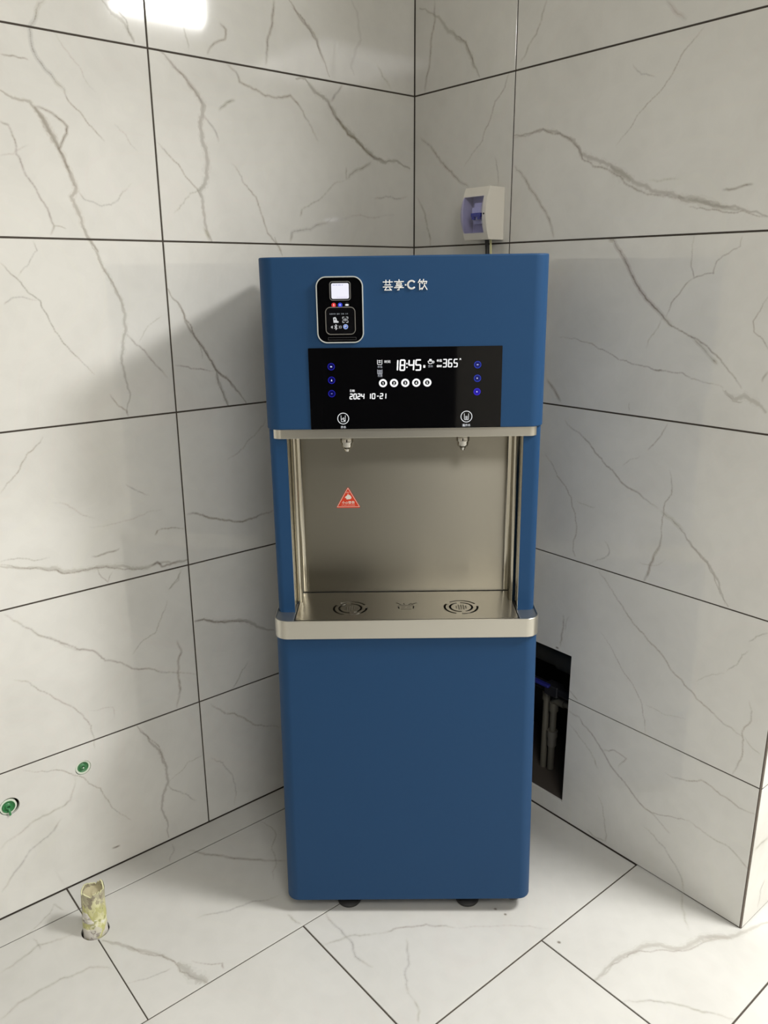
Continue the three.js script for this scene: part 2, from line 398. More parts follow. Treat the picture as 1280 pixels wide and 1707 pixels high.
// left wall (x = 0, faces +x). u runs along -z so that u x v points into the room
const wallLeft = wallGroup('wall_left', [0, 0, -1], [0, 1, 0], [0, 0, 0]);
slab(wallLeft, -ROOM_Z, 0, 0.2, CEILING, -0.16, -0.0022, grout, CAPS.map(([z, y, r]) => disc(-z, y, r + 0.001)));
const leftSheet = { ...sheetLeft, u0: 0 };
function leftGeometry(z0, y0, z1, y1, holes = []) {
  const far = z1 > 1.6 || y1 > 2.4, g = tileGeometry(-z1, y0, -z0, y1, far ? sheetSpare : leftSheet, holes);
  if (!far) { const uv = g.attributes.uv, p = g.attributes.position; for (let i = 0; i < p.count; i++) uv.setX(i, -p.getX(i) / sheetLeft.width); }
  return [g, far ? tileSpare : tileLeft];
}
for (let r = 0; r < ROWS.length - 1; r++) for (const [z0, z1] of [[0, 0.784], [0.784, 1.584], [1.584, 2.384], [2.384, 3.184]]) {
  const holes = r === 0 && z0 === 0.784 ? CAPS.map(([z, y, rad]) => disc(-z, y, rad)) : [];
  addTile(wallLeft, ...leftGeometry(z0, ROWS[r], z1, ROWS[r + 1], holes));
}

// right wall (z = 0, faces +z) with the open pipe niche
const NICHE = [0.30, 0.055, 0.6455, 0.5155];
const wallRight = wallGroup('wall_right', [1, 0, 0], [0, 1, 0], [0, 0, 0]);
slab(wallRight, 0, 0, END - 0.0012, CEILING, -0.30, -0.0022, grout, [rectHole(...NICHE)]);
const corner = (r, u0, u1) => {   // tiles cut round the niche
  const [n0, m0, n1, m1] = NICHE;
  if (r > 1) return null;
  return (s, a, d, b, e) => {
    if (r === 0) { if (u0 === 0) { s.moveTo(a, d); s.lineTo(b, d); s.lineTo(b, m0); s.lineTo(n0, m0); s.lineTo(n0, e); s.lineTo(a, e); } else { s.moveTo(a, d); s.lineTo(b, d); s.lineTo(b, e); s.lineTo(n1, e); s.lineTo(n1, m0); s.lineTo(a, m0); } }
    else if (u0 === 0) { s.moveTo(a, d); s.lineTo(n0, d); s.lineTo(n0, m1); s.lineTo(b, m1); s.lineTo(b, e); s.lineTo(a, e); }
    else { s.moveTo(n1, d); s.lineTo(b, d); s.lineTo(b, e); s.lineTo(a, e); s.lineTo(a, m1); s.lineTo(n1, m1); }
    s.closePath();
  };
};
for (let r = 0; r < ROWS.length - 1; r++) for (const [x0, x1] of [[0, 0.3685], [0.3685, 1.1775]]) {
  const far = ROWS[r + 1] > 2.4;
  addTile(wallRight, tileGeometry(x0, ROWS[r], x1, ROWS[r + 1], far ? sheetSpare : sheetRight, [], corner(r, x0, x1)), far ? tileSpare : tileRight);
}
// niche lining
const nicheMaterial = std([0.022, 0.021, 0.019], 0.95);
obj('niche_lining', [boxAt(0.36, 0.48, 0.02, 0.47, 0.285, -0.29), boxAt(0.36, 0.004, 0.268, 0.47, 0.0525, -0.146), boxAt(0.004, 0.46, 0.268, 0.6475, 0.285, -0.146), boxAt(0.004, 0.46, 0.268, 0.298, 0.285, -0.146), boxAt(0.36, 0.004, 0.268, 0.47, 0.5175, -0.146)], nicheMaterial, wallRight);

// outer corner and the wall that runs back from it (x = END, faces +x; u runs along -z)
const trim = structure(obj('trim_1', rbox(0.0030, CEILING - 0.004, 0.006, 0.0006, 1.1790, CEILING / 2, -0.0036), hex('#7d7268', 0.6)));
const wallReturn = wallGroup('wall_return', [0, 0, -1], [0, 1, 0], [END, 0, 0]);
slab(wallReturn, 0.0012, 0, -ROOM_N, CEILING, -0.15, -0.0022, grout);
for (let r = 0; r < ROWS.length - 1; r++) for (const [u0, u1] of [[0.0012, 0.44], [0.44, 1.24], [1.24, 1.9]]) {
  const close = r < 2 && u0 < 0.1, g = tileGeometry(u0, ROWS[r], u1, ROWS[r + 1], close ? sheetReturn : sheetSpare);
  if (close) { const uv = g.attributes.uv, p = g.attributes.position; for (let i = 0; i < p.count; i++) uv.setX(i, (0.8 - p.getX(i)) / 0.8); }
  addTile(wallReturn, g, close ? tileReturn : tileSpare, 0.0006);
}

// floor (u = x, v = -z would flip; here u runs along z and v along x so that the face looks up)
const STUB = [0.182, 1.184, 0.0285];   // the pipe stub: x, z, radius
const floorGroup = wallGroup('floor', [0, 0, 1], [1, 0, 0], [0, 0, 0]);
slab(floorGroup, ROOM_N, -0.2, ROOM_Z, ROOM_X, -0.16, -0.0022, grout, [disc(STUB[1], STUB[0], STUB[2] + 0.0050)]);
const strips = [[0, 0.090, 0.39], [0.090, 0.4945, 0.39], [0.4945, 0.8945, 0.795], [0.8945, 1.2945, 0.39], [1.2945, 1.6945, -0.005], [1.6945, 2.0945, 0.39], [2.0945, 2.4945, -0.005], [2.4945, 2.8945, 0.39], [2.8945, 3.2945, -0.005], [3.2945, ROOM_X, 0.39]];
for (const [x0, x1, joint] of strips) {
  for (let z = joint - 3.2; z < ROOM_Z; z += 0.8) {
    let a = z, b = Math.min(z + 0.8, ROOM_Z - 0.001);
    const floorStart = x1 <= END ? 0.0005 : ROOM_N + 0.001;
    a = Math.max(a, floorStart);
    if (b - a < 0.02) continue;
    const close = b <= 2.0 && a >= -0.45 && x1 <= 1.7, hitsStub = x0 > 0.08 && x0 < 0.1 && (Math.abs(a - 1.19) < 0.01 || Math.abs(b - 1.19) < 0.01);
    const R = STUB[2] + 0.0042, cut = !hitsStub ? undefined : (s, u0, v0, u1, v1) => {
      const jointAt = b < 1.25 ? u1 : u0, h = Math.sqrt(R * R - (jointAt - STUB[1]) ** 2), up = Math.atan2(h, jointAt - STUB[1]), down = Math.atan2(-h, jointAt - STUB[1]);
      s.moveTo(u0, v0); s.lineTo(u1, v0);
      if (jointAt === u1) { s.lineTo(u1, STUB[0] - h); s.absarc(STUB[1], STUB[0], R, down, up, true); }
      s.lineTo(u1, v1); s.lineTo(u0, v1);
      if (jointAt === u0) { s.lineTo(u0, STUB[0] + h); s.absarc(STUB[1], STUB[0], R, up, down, true); }
      s.closePath();
    };
    const g = tileGeometry(a, x0, b, x1, close ? { ...sheetFloor } : sheetSpare, [], cut);
    if (close) { const uv = g.attributes.uv, p = g.attributes.position; for (let i = 0; i < p.count; i++) uv.setXY(i, p.getY(i) / sheetFloor.width, (p.getX(i) + 0.45) / sheetFloor.height); }
    addTile(floorGroup, g, close ? tileFloor : tileSpareFloor, 0.0005);
  }
}

// the rest of the room, seen only in reflections
const ceiling = structure(obj('ceiling', boxAt(ROOM_X + 0.4, 0.1, ROOM_Z - ROOM_N + 0.4, ROOM_X / 2, CEILING + 0.05, (ROOM_Z + ROOM_N) / 2), plaster));
const roomWall = hex('#cfcbc2', 0.85);
structure(obj('unseen_wall_side', boxAt(0.15, CEILING, 2.5 - ROOM_N, ROOM_X + 0.075, CEILING / 2, (2.5 + ROOM_N) / 2), hex('#a39f97', 0.85)));  // unseen wall, cut short and greyed to suit the black glass reflection
structure(obj('wall_behind', boxAt(2.5, CEILING, 0.15, 2.5 / 2, CEILING / 2, ROOM_Z + 0.075), roomWall));
structure(obj('wall_far', boxAt(ROOM_X - END + 0.3, CEILING, 0.15, (ROOM_X + END) / 2, CEILING / 2, ROOM_N - 0.075), roomWall));
// unseen dark enclosure behind the viewer, placed to darken reflections in steel and glass
const dark = std([0.035, 0.032, 0.030], 0.7);  // the enclosure's darkness is put into this near-black colour
structure(obj('unseen_dark_wall', [boxAt(0.1, CEILING, 2.9, 4.75, CEILING / 2, 3.6), boxAt(2.6, CEILING, 0.1, 3.5, CEILING / 2, 4.95), boxAt(1.15, CEILING, 0.1, 4.2, CEILING / 2, 2.20), boxAt(0.1, CEILING, 1.6, 2.45, CEILING / 2, 4.15), boxAt(2.4, 0.1, 2.8, 3.6, CEILING + 0.16, 3.6)], dark));
structure(obj('unseen_dark_floor', [boxAt(1.3, 0.1, 2.75, 4.13, -0.055, 3.6), boxAt(1.05, 0.1, 1.6, 2.97, -0.055, 4.12)], dark));

// ceiling panels, both out of view
LAMPS.forEach(([x, z, s, radiance, tint], i) => {
  const t = group('offscreen_ceiling_light');
  t.position.set(x, CEILING, z);
  const f = 0.018, h = s / 2;
  obj('frame', [boxAt(s, 0.012, f, 0, -0.006, h - f / 2), boxAt(s, 0.012, f, 0, -0.006, -h + f / 2), boxAt(f, 0.012, s - 2 * f, h - f / 2, -0.006, 0), boxAt(f, 0.012, s - 2 * f, -h + f / 2, -0.006, 0)], hex('#dcdcd8', 0.4), t);
  obj('diffuser', boxAt(s - 2 * f, 0.006, s - 2 * f, 0, -0.006, 0), new THREE.MeshStandardMaterial({ color: 0xffffff, roughness: 0.6, emissive: new THREE.Color().setRGB(...tint), emissiveIntensity: 1.5 }), t);
  tag(t, i ? 'dimmer unseen ceiling light panel behind the viewer, placed to light the right wall' : 'square white ceiling light panel mirrored in the glossy left wall', 'ceiling light');
});

// ---------------------------------------------------------------- strokes: the lettering is drawn from its strokes on a 10 x 10 square, y down
const GLYPH = {
  yun: '0,2 10,2|3,0.3 3,3.6|7,0.3 7,3.6|1.8,5 8.2,5|0,7 10,7|4,7 1.6,10 8.6,10|7,8.2 9,10',
  xiang: '5,0 5,1.7|0,1.8 10,1.8|2.4,3.2 7.6,3.2 7.6,4.9 2.4,4.9 2.4,3.2|1.4,6.2 8.6,6.2 5.2,7.6|0,7.8 10,7.8|5,7.4 5,10 3.4,10',
  yin: '2.4,0 0.4,3|1.8,1.8 4.2,1.8 3.5,3.2|2,3.6 2,10 4.2,8.6|6.3,0 4.9,4|5.8,2 9.8,2 9,4.2|7.3,3.6 7,6 4.5,10|7.2,5.6 10,10',
  xiao: '5,0 5,10 4,9.3|2.5,3 0.5,7|7.5,3 9.5,7', xin: '1.5,5 0.5,8|3,3.5 3.2,8.5 4.5,9.5 7,9.5 7.8,7.5|5,2 6,4|8,3.5 9.7,6.5',
  tang: '0.5,0.5 1.5,1.5|0.2,2.3 1.3,3.3|0.3,5.5 2,3.8|3,1 8.5,1 4,3 9,3 8.3,5.5 7,5.3|6,3 3.5,5.3|3,6.5 2.2,8|7.5,6.3 6.3,8|5,6 4.8,8 1,10|5,8 9,10',
  shang: '3,0 0.5,5|2,3 2,10|5,0 3.8,3|4.8,1.8 9.8,1.8|4,4.5 9.3,4.5 8.5,9.5 7,9.3|6.5,3 6.2,6 3.5,9.8',
  kai: '1,1.5 9,1.5|0,5 10,5|3.3,1.5 3.2,5 1,10|7,1.5 7,10', shui: '5,0 5,10 3.7,9|0.5,3 3.8,3 0.5,8|9,2 5.5,4.3|5.5,4 9.7,8.5',
  wen: '0.7,0.7 2,2|0.2,3.7 1.5,4.7|0.4,9.3 2,6.5|4,0.8 8.5,0.8 8.5,4.6 4,4.6 4,0.8|4,2.7 8.5,2.7|3.5,9.5 3.5,6 9,6 9,9.5|5.3,6 5.3,9.5|7.2,6 7.2,9.5|2.5,9.6 10,9.6',
  shi: '0.5,1.5 3.8,1.5 3.8,8.5 0.5,8.5 0.5,1.5|0.5,5 3.8,5|4.8,3 10,3|8,0.5 8,9.5 6.8,9|5.6,5 6.6,6.7',
  jian: '1,0 2,1.5|0.8,2.5 0.8,10|3.5,1 9.3,1 9.3,9.8 8.2,9.5|3.2,3.5 6.8,3.5 6.8,8 3.2,8 3.2,3.5|3.2,5.7 6.8,5.7', ri: '2,0.5 8,0.5 8,9.5 2,9.5 2,0.5|2,5 8,5',
  qi: '0,2 5.3,2|1.2,0.3 1.2,7|4.2,0.3 4.2,7|1.2,3.7 4.2,3.7|1.2,5.3 4.2,5.3|0,7 5.4,7|1.7,7.8 0.5,9.8|3.5,7.8 4.8,9.5|6.4,9.8 6.5,1 9.3,1 9.3,9.6 8.4,9.4|6.5,3.7 9.3,3.7|6.5,6.3 9.3,6.3',
  wei: '3,0 0.5,5|2,3 2,10|6.5,0.2 7,1.8|3.8,2.7 9.8,2.7|5,4.5 5.8,8|8.7,4 7.5,9.3|3.3,9.5 10,9.5',
  zhi: '9,0.5 1.5,1 1.4,5 0.2,10|1.5,3 9.5,3|5.3,1 5.3,4.5|3,8 3,4.7 8.5,4.7 8.5,8|5.7,6 5.4,8 3,10|6.2,8.5 8.8,10',
  tian: '1.5,1.5 8.5,1.5|0.5,4.8 9.5,4.8|5,1.5 5,4.8 0.5,9.8|5,4.8 9.7,9.8', yu: '5,0 0,4.5|5,0 10,4.5|2.5,4.5 7.5,4.5|1,6.3 9,6.3|5,4.5 5,10|3,7.5 1.5,9|7,7.5 8.5,9',
};
const strokes = (name) => GLYPH[name].split('|').map((s) => s.split(' ').map((p) => p.split(',').map(Number)));
function inkGlyph(x, name, cx, cy, size, width) {
  x.lineWidth = width; x.lineCap = x.lineJoin = 'round';
  for (const s of strokes(name)) { x.beginPath(); s.forEach(([a, b], i) => x[i ? 'lineTo' : 'moveTo'](cx + (a / 10 - 0.5) * size, cy + (b / 10 - 0.5) * size)); x.stroke(); }
}
function inkRow(x, names, cx, cy, size, width) { names.forEach((n, i) => inkGlyph(x, n, cx + (i - (names.length - 1) / 2) * size * 1.12, cy, size, width)); }
const SEGMENTS = { 0: 'abcdef', 1: 'bc', 2: 'abged', 3: 'abgcd', 4: 'fgbc', 5: 'afgcd', 6: 'afgedc', 8: 'abcdefg', '-': 'g' };
function inkDigit(x, digit, x0, x1, y0, y1, t) {
  const m = (y0 + y1) / 2, h = t / 2, q = t * 0.35, seg = { a: [x0, y0, x1, y0], g: [x0, m, x1, m], d: [x0, y1, x1, y1], f: [x0, y0, x0, m], b: [x1, y0, x1, m], e: [x0, m, x0, y1], c: [x1, m, x1, y1] };
  x.lineCap = 'round'; x.lineWidth = t;
  for (const k of SEGMENTS[digit]) {
    const [a, b, c, d] = seg[k], dx = Math.sign(c - a) * q, dy = Math.sign(d - b) * q;
    const lean = (y) => (m - y) * 0.05;
    x.beginPath(); x.moveTo(a + dx + lean(b), b + dy); x.lineTo(c - dx + lean(d), d - dy); x.stroke();
  }
}
function canvas(w, h, background) { const c = document.createElement('canvas'); c.width = w; c.height = h; const x = c.getContext('2d'); if (background) { x.fillStyle = background; x.fillRect(0, 0, w, h); } return [c, x]; }
function canvasMap(c) { const t = new THREE.CanvasTexture(c); t.colorSpace = THREE.SRGBColorSpace; t.anisotropy = 8; return t; }
// the flat face of a printed or lit plate: uv across its own width and height
function faceUV(g, x0, y0, x1, y1) { const p = g.attributes.position, uv = new Float32Array(p.count * 2); for (let i = 0; i < p.count; i++) { uv[i * 2] = (p.getX(i) - x0) / (x1 - x0); uv[i * 2 + 1] = (p.getY(i) - y0) / (y1 - y0); } g.setAttribute('uv', new THREE.BufferAttribute(uv, 2)); return g; }

// ---------------------------------------------------------------- the water dispenser, in its own axes: x to the right, z to the front, foot at y = 0
const dispenser = tag(group('water_dispenser'), 'tall blue water dispenser with steel dispensing alcove and lit black control panel', 'water dispenser');
dispenser.position.set(0.62999, 0, 0.57379);
dispenser.rotation.set(0, THREE.MathUtils.degToRad(49.7555), 0.0085);

const BLUE = [0.012, 0.054, 0.140];
const blue = std(BLUE, 0.5, 0, { specularIntensity: 0.45 });
function brushed(repeatU, repeatV, across) {
  const [c, x] = canvas(512, 512, '#808080');
  for (let i = 0; i < 2600; i++) { const v = Math.floor(rr(70, 190)); x.fillStyle = `rgba(${v},${v},${v},0.22)`; if (across) x.fillRect(rr(-200, 512), Math.floor(rr(0, 512)), rr(60, 420), 1); else x.fillRect(Math.floor(rr(0, 512)), rr(-200, 512), 1, rr(60, 420)); }
  const t = new THREE.CanvasTexture(c); t.wrapS = t.wrapT = THREE.RepeatWrapping; t.repeat.set(repeatU, repeatV); return t;
}
const grain = brushed(4, 4, true);
const steel = std([0.62, 0.60, 0.54], 0.30, 1, { anisotropy: 0.55, anisotropyRotation: Math.PI / 2, roughness: 0.3 });
const steelPanel = std([0.35, 0.33, 0.28], 0.30, 1, { anisotropy: 0.95, anisotropyRotation: Math.PI / 2, bumpMap: grain, bumpScale: 0.00002 });
const chrome = std([0.48, 0.465, 0.43], 0.16, 1), darkSteel = std([0.20, 0.19, 0.17], 0.4, 1), black = std([0.012, 0.012, 0.013], 0.35), glassBlack = std([0.0025, 0.0025, 0.003], 0.04, 0, { ior: 1.5 });
function planeUV(g) { g.computeBoundingBox(); const b = g.boundingBox, p = g.attributes.position, n = g.attributes.normal, uv = new Float32Array(p.count * 2); for (let i = 0; i < p.count; i++) { const up = Math.abs(n.getY(i)) > 0.7; uv[i * 2] = Math.abs(n.getX(i)) > 0.7 ? p.getZ(i) : p.getX(i); uv[i * 2 + 1] = up ? -p.getZ(i) : p.getY(i); } g.setAttribute('uv', new THREE.BufferAttribute(uv, 2)); return g; }

// lower cabinet: slightly wider at the foot
const BACK = -0.455;
{
  const g = plan(outline(0.298, 0, BACK, 0.030, 0.02), 0.04, 0.7445, 0.003), p = g.attributes.position;
  for (let i = 0; i < p.count; i++) p.setX(i, p.getX(i) * (1 - 0.028 * (p.getY(i) - 0.04) / 0.7));
  obj('lower_cabinet', g, blue, dispenser);
}
for (const [x, z] of [[-0.148, -0.045], [0.148, -0.045], [-0.148, -0.40], [0.148, -0.40]]) {
  const foot = obj('foot', new THREE.LatheGeometry([[0, 0.001], [0.027, 0.001], [0.029, 0.004], [0.028, 0.010], [0.012, 0.016], [0, 0.016]].map((q) => new THREE.Vector2(...q)), 28).translate(x, 0, z), std([0.02, 0.02, 0.02], 0.6), dispenser);
  obj('foot_screw', cyl(0.005, 0.005, 0.03, x, 0.03, z, 12), std([0.45, 0.44, 0.42], 0.35, 1), foot);
}
for (const [x, z] of [[0.258, -0.026], [-0.262, -0.41], [0.262, -0.41]]) {
  const c = obj('caster', [new THREE.TorusGeometry(0.0115, 0.006, 10, 24).rotateX(Math.PI / 2).translate(x, 0.0310, z), cyl(0.012, 0.012, 0.009, x, 0.0335, z, 20)], black, dispenser);
}
// steel band round the tray
{
  const o = outline(0.2915, 0.008, BACK - 0.002, 0.032, 0.02), inner = outline(0.2885, 0.005, BACK + 0.002, 0.029, 0.018, THREE.Path);
  o.holes.push(inner);
  obj('tray_band', planeUV(plan(o, 0.7435, 0.7865, 0.0008)), steel, dispenser);
}
// tray: rim round the sunken drip basin, slotted steel plate over it
const TRAY = 0.783;
const PL = [-0.2475, -0.163, 0.2475, 0.0005];
{
  const o = outline(0.2883, 0.0047, -0.30, 0.0288, 0.01), hole = new THREE.Path();
  hole.moveTo(PL[0], -PL[3]); hole.lineTo(PL[0], -PL[1]); hole.lineTo(PL[2], -PL[1]); hole.lineTo(PL[2], -PL[3]); hole.closePath();
  o.holes.push(hole);
  obj('tray_rim', planeUV(plan(o, 0.745, TRAY, 0)), std([0.40, 0.42, 0.43], 0.42, 1), dispenser);
  obj('drip_basin', [boxAt(0.495, 0.004, 0.1635, 0, 0.752, -0.0812)], darkSteel, dispenser);
}
{
  const s = new THREE.Shape(), c = 0.003;
  s.moveTo(PL[0] + c, -PL[3] + c); s.lineTo(PL[2] - c, -PL[3] + c); s.lineTo(PL[2] - c, -PL[1] - c); s.lineTo(PL[0] + c, -PL[1] - c); s.closePath();
  const arc = (cx, cz, r0, r1, a0, a1) => { const h = new THREE.Path(); h.absarc(cx, -cz, r1, a0, a1, false); h.absarc(cx, -cz, r0, a1, a0, true); h.closePath(); return h; };
  for (const cx of [-0.1265, 0.1245]) {
    const cz = -0.066;
    for (const [r0, r1, n, turn, span] of [[0.0345, 0.0395, 3, 0.5, 1.75], [0.0225, 0.0275, 2, 1.9, 2.8]]) for (let k = 0; k < n; k++) { const a = turn + k * Math.PI * 2 / n; s.holes.push(arc(cx, cz, r0, r1, a, a + span)); }
    for (let i = -2; i <= 2; i++) for (let j = -2; j <= 2; j++) if (Math.hypot(i, j) < 2.5) { const h = new THREE.Path(); h.absarc(cx + i * 0.0054, -cz + j * 0.0054, 0.0021, 0, Math.PI * 2, true); s.holes.push(h); }
  }
  // a bowl with strokes rising from it, cut through between the two rings
  const cut = (pts) => { const h = new THREE.Path(); pts.forEach(([a, b], i) => h[i ? 'lineTo' : 'moveTo'](a, 0.073 + b)); h.closePath(); s.holes.push(h); };
  const bar = (ax, ay, bx, by, w) => { const l = Math.hypot(bx - ax, by - ay), nx = -(by - ay) / l * w / 2, ny = (bx - ax) / l * w / 2; cut([[ax + nx, ay + ny], [bx + nx, by + ny], [bx - nx, by - ny], [ax - nx, ay - ny]]); };
  bar(-0.017, 0.005, 0.017, 0.005, 0.0026); bar(-0.0175, 0.0025, -0.016, -0.013, 0.003); bar(0.0175, 0.0025, 0.016, -0.013, 0.003); bar(-0.012, -0.015, 0.012, -0.015, 0.003);
  bar(-0.011, -0.004, -0.002, -0.004, 0.002); bar(0.002, -0.004, 0.011, -0.004, 0.002);
  bar(-0.0215, 0.021, -0.011, 0.010, 0.0026); bar(-0.005, 0.018, -0.003, 0.010, 0.0024); bar(0.006, 0.010, 0.013, 0.018, 0.0026); bar(0.012, 0.010, 0.025, 0.021, 0.0032);
  const g = plan(s, TRAY - 0.001, TRAY + 0.0016, 0, 10);
  obj('drip_plate', planeUV(g), steelPanel, dispenser);
}
// columns, back block
for (const side of [-1, 1]) {
  const s = new THREE.Shape(), o = 0.2875, i = 0.2500, f = 0.050, r = 0.016;
  s.moveTo(side * i, f); s.lineTo(side * (o - r), f); s.quadraticCurveTo(side * o, f, side * o, f + r); s.lineTo(side * o, -BACK); s.lineTo(side * i, -BACK); s.closePath();
  obj('column', plan(s, TRAY, 1.2, 0), blue, dispenser);
}
obj('back_block', boxAt(0.5, 1.2 - TRAY, 0.24, 0, (1.2 + TRAY) / 2, BACK + 0.12), blue, dispenser);
// steel lining of the alcove: on either side a flat cheek, a round bead and a fold into the hollow corner, then the back sheet
const polished = std([0.60, 0.57, 0.49], 0.16, 1);
{
  const back = new THREE.Shape();
  back.moveTo(-0.2335, 0.1650); back.lineTo(0.2335, 0.1650); back.lineTo(0.2335, 0.1760); back.lineTo(-0.2335, 0.1760); back.closePath();
  obj('alcove_back', planeUV(plan(back, TRAY + 0.002, 1.199, 0)), steelPanel, dispenser);
  for (const side of [-1, 1]) {
    const s = new THREE.Shape(), pts = [[0.2505, 0.052], [0.2488, 0.052], [0.2488, 0.090], [0.2500, 0.092], [0.2500, 0.121], [0.2470, 0.124], [0.2455, 0.140]];
    for (let k = 0; k <= 8; k++) { const t = k / 8 * Math.PI / 2; pts.push([0.2335 + 0.012 * Math.cos(t), 0.1530 + 0.012 * Math.sin(t)]); }
    pts.push([0.2335, 0.176], [0.2505, 0.176]);
    pts.forEach(([x, y], i) => s[i ? 'lineTo' : 'moveTo'](side * x, y)); s.closePath();
    const cheek = obj('alcove_side', planeUV(plan(s, TRAY + 0.002, 1.199, 0)), polished, dispenser);
    obj('edge_bead', cyl(0.0068, 0.0068, 0.414, side * 0.2440, 0.992, -0.1065, 24), polished, cheek);
  }
}
// upper cabinet and the steel lip beneath it
obj('upper_cabinet', plan(outline(0.2905, -0.035, BACK, 0.032, 0.02), 1.2005, 1.5445, 0.003), blue, dispenser);
obj('steel_lip', planeUV(plan(outline(0.2822, -0.043, -0.17, 0.022, 0.004), 1.1800, 1.2005, 0.001)), steel, dispenser);
// taps
for (const x of [-0.1243, 0.1247]) {
  const z = -0.080;
  const pts = [[0, 1.181], [0.0146, 1.181], [0.0144, 1.1655], [0.0128, 1.1640], [0.0122, 1.1575], [0.0108, 1.1535], [0.0072, 1.1525], [0.0068, 1.1492], [0.0050, 1.1478], [0.0046, 1.1446], [0.0032, 1.1446], [0.0030, 1.1490], [0, 1.1490]];
  const tap = obj('tap', new THREE.LatheGeometry(pts.map((p) => new THREE.Vector2(...p)), 24).translate(x, 0, z), chrome, dispenser);
  obj('tap_collar', new THREE.CylinderGeometry(0.0152, 0.0152, 0.003, 24).translate(x, 1.1785, z), chrome, tap);
}

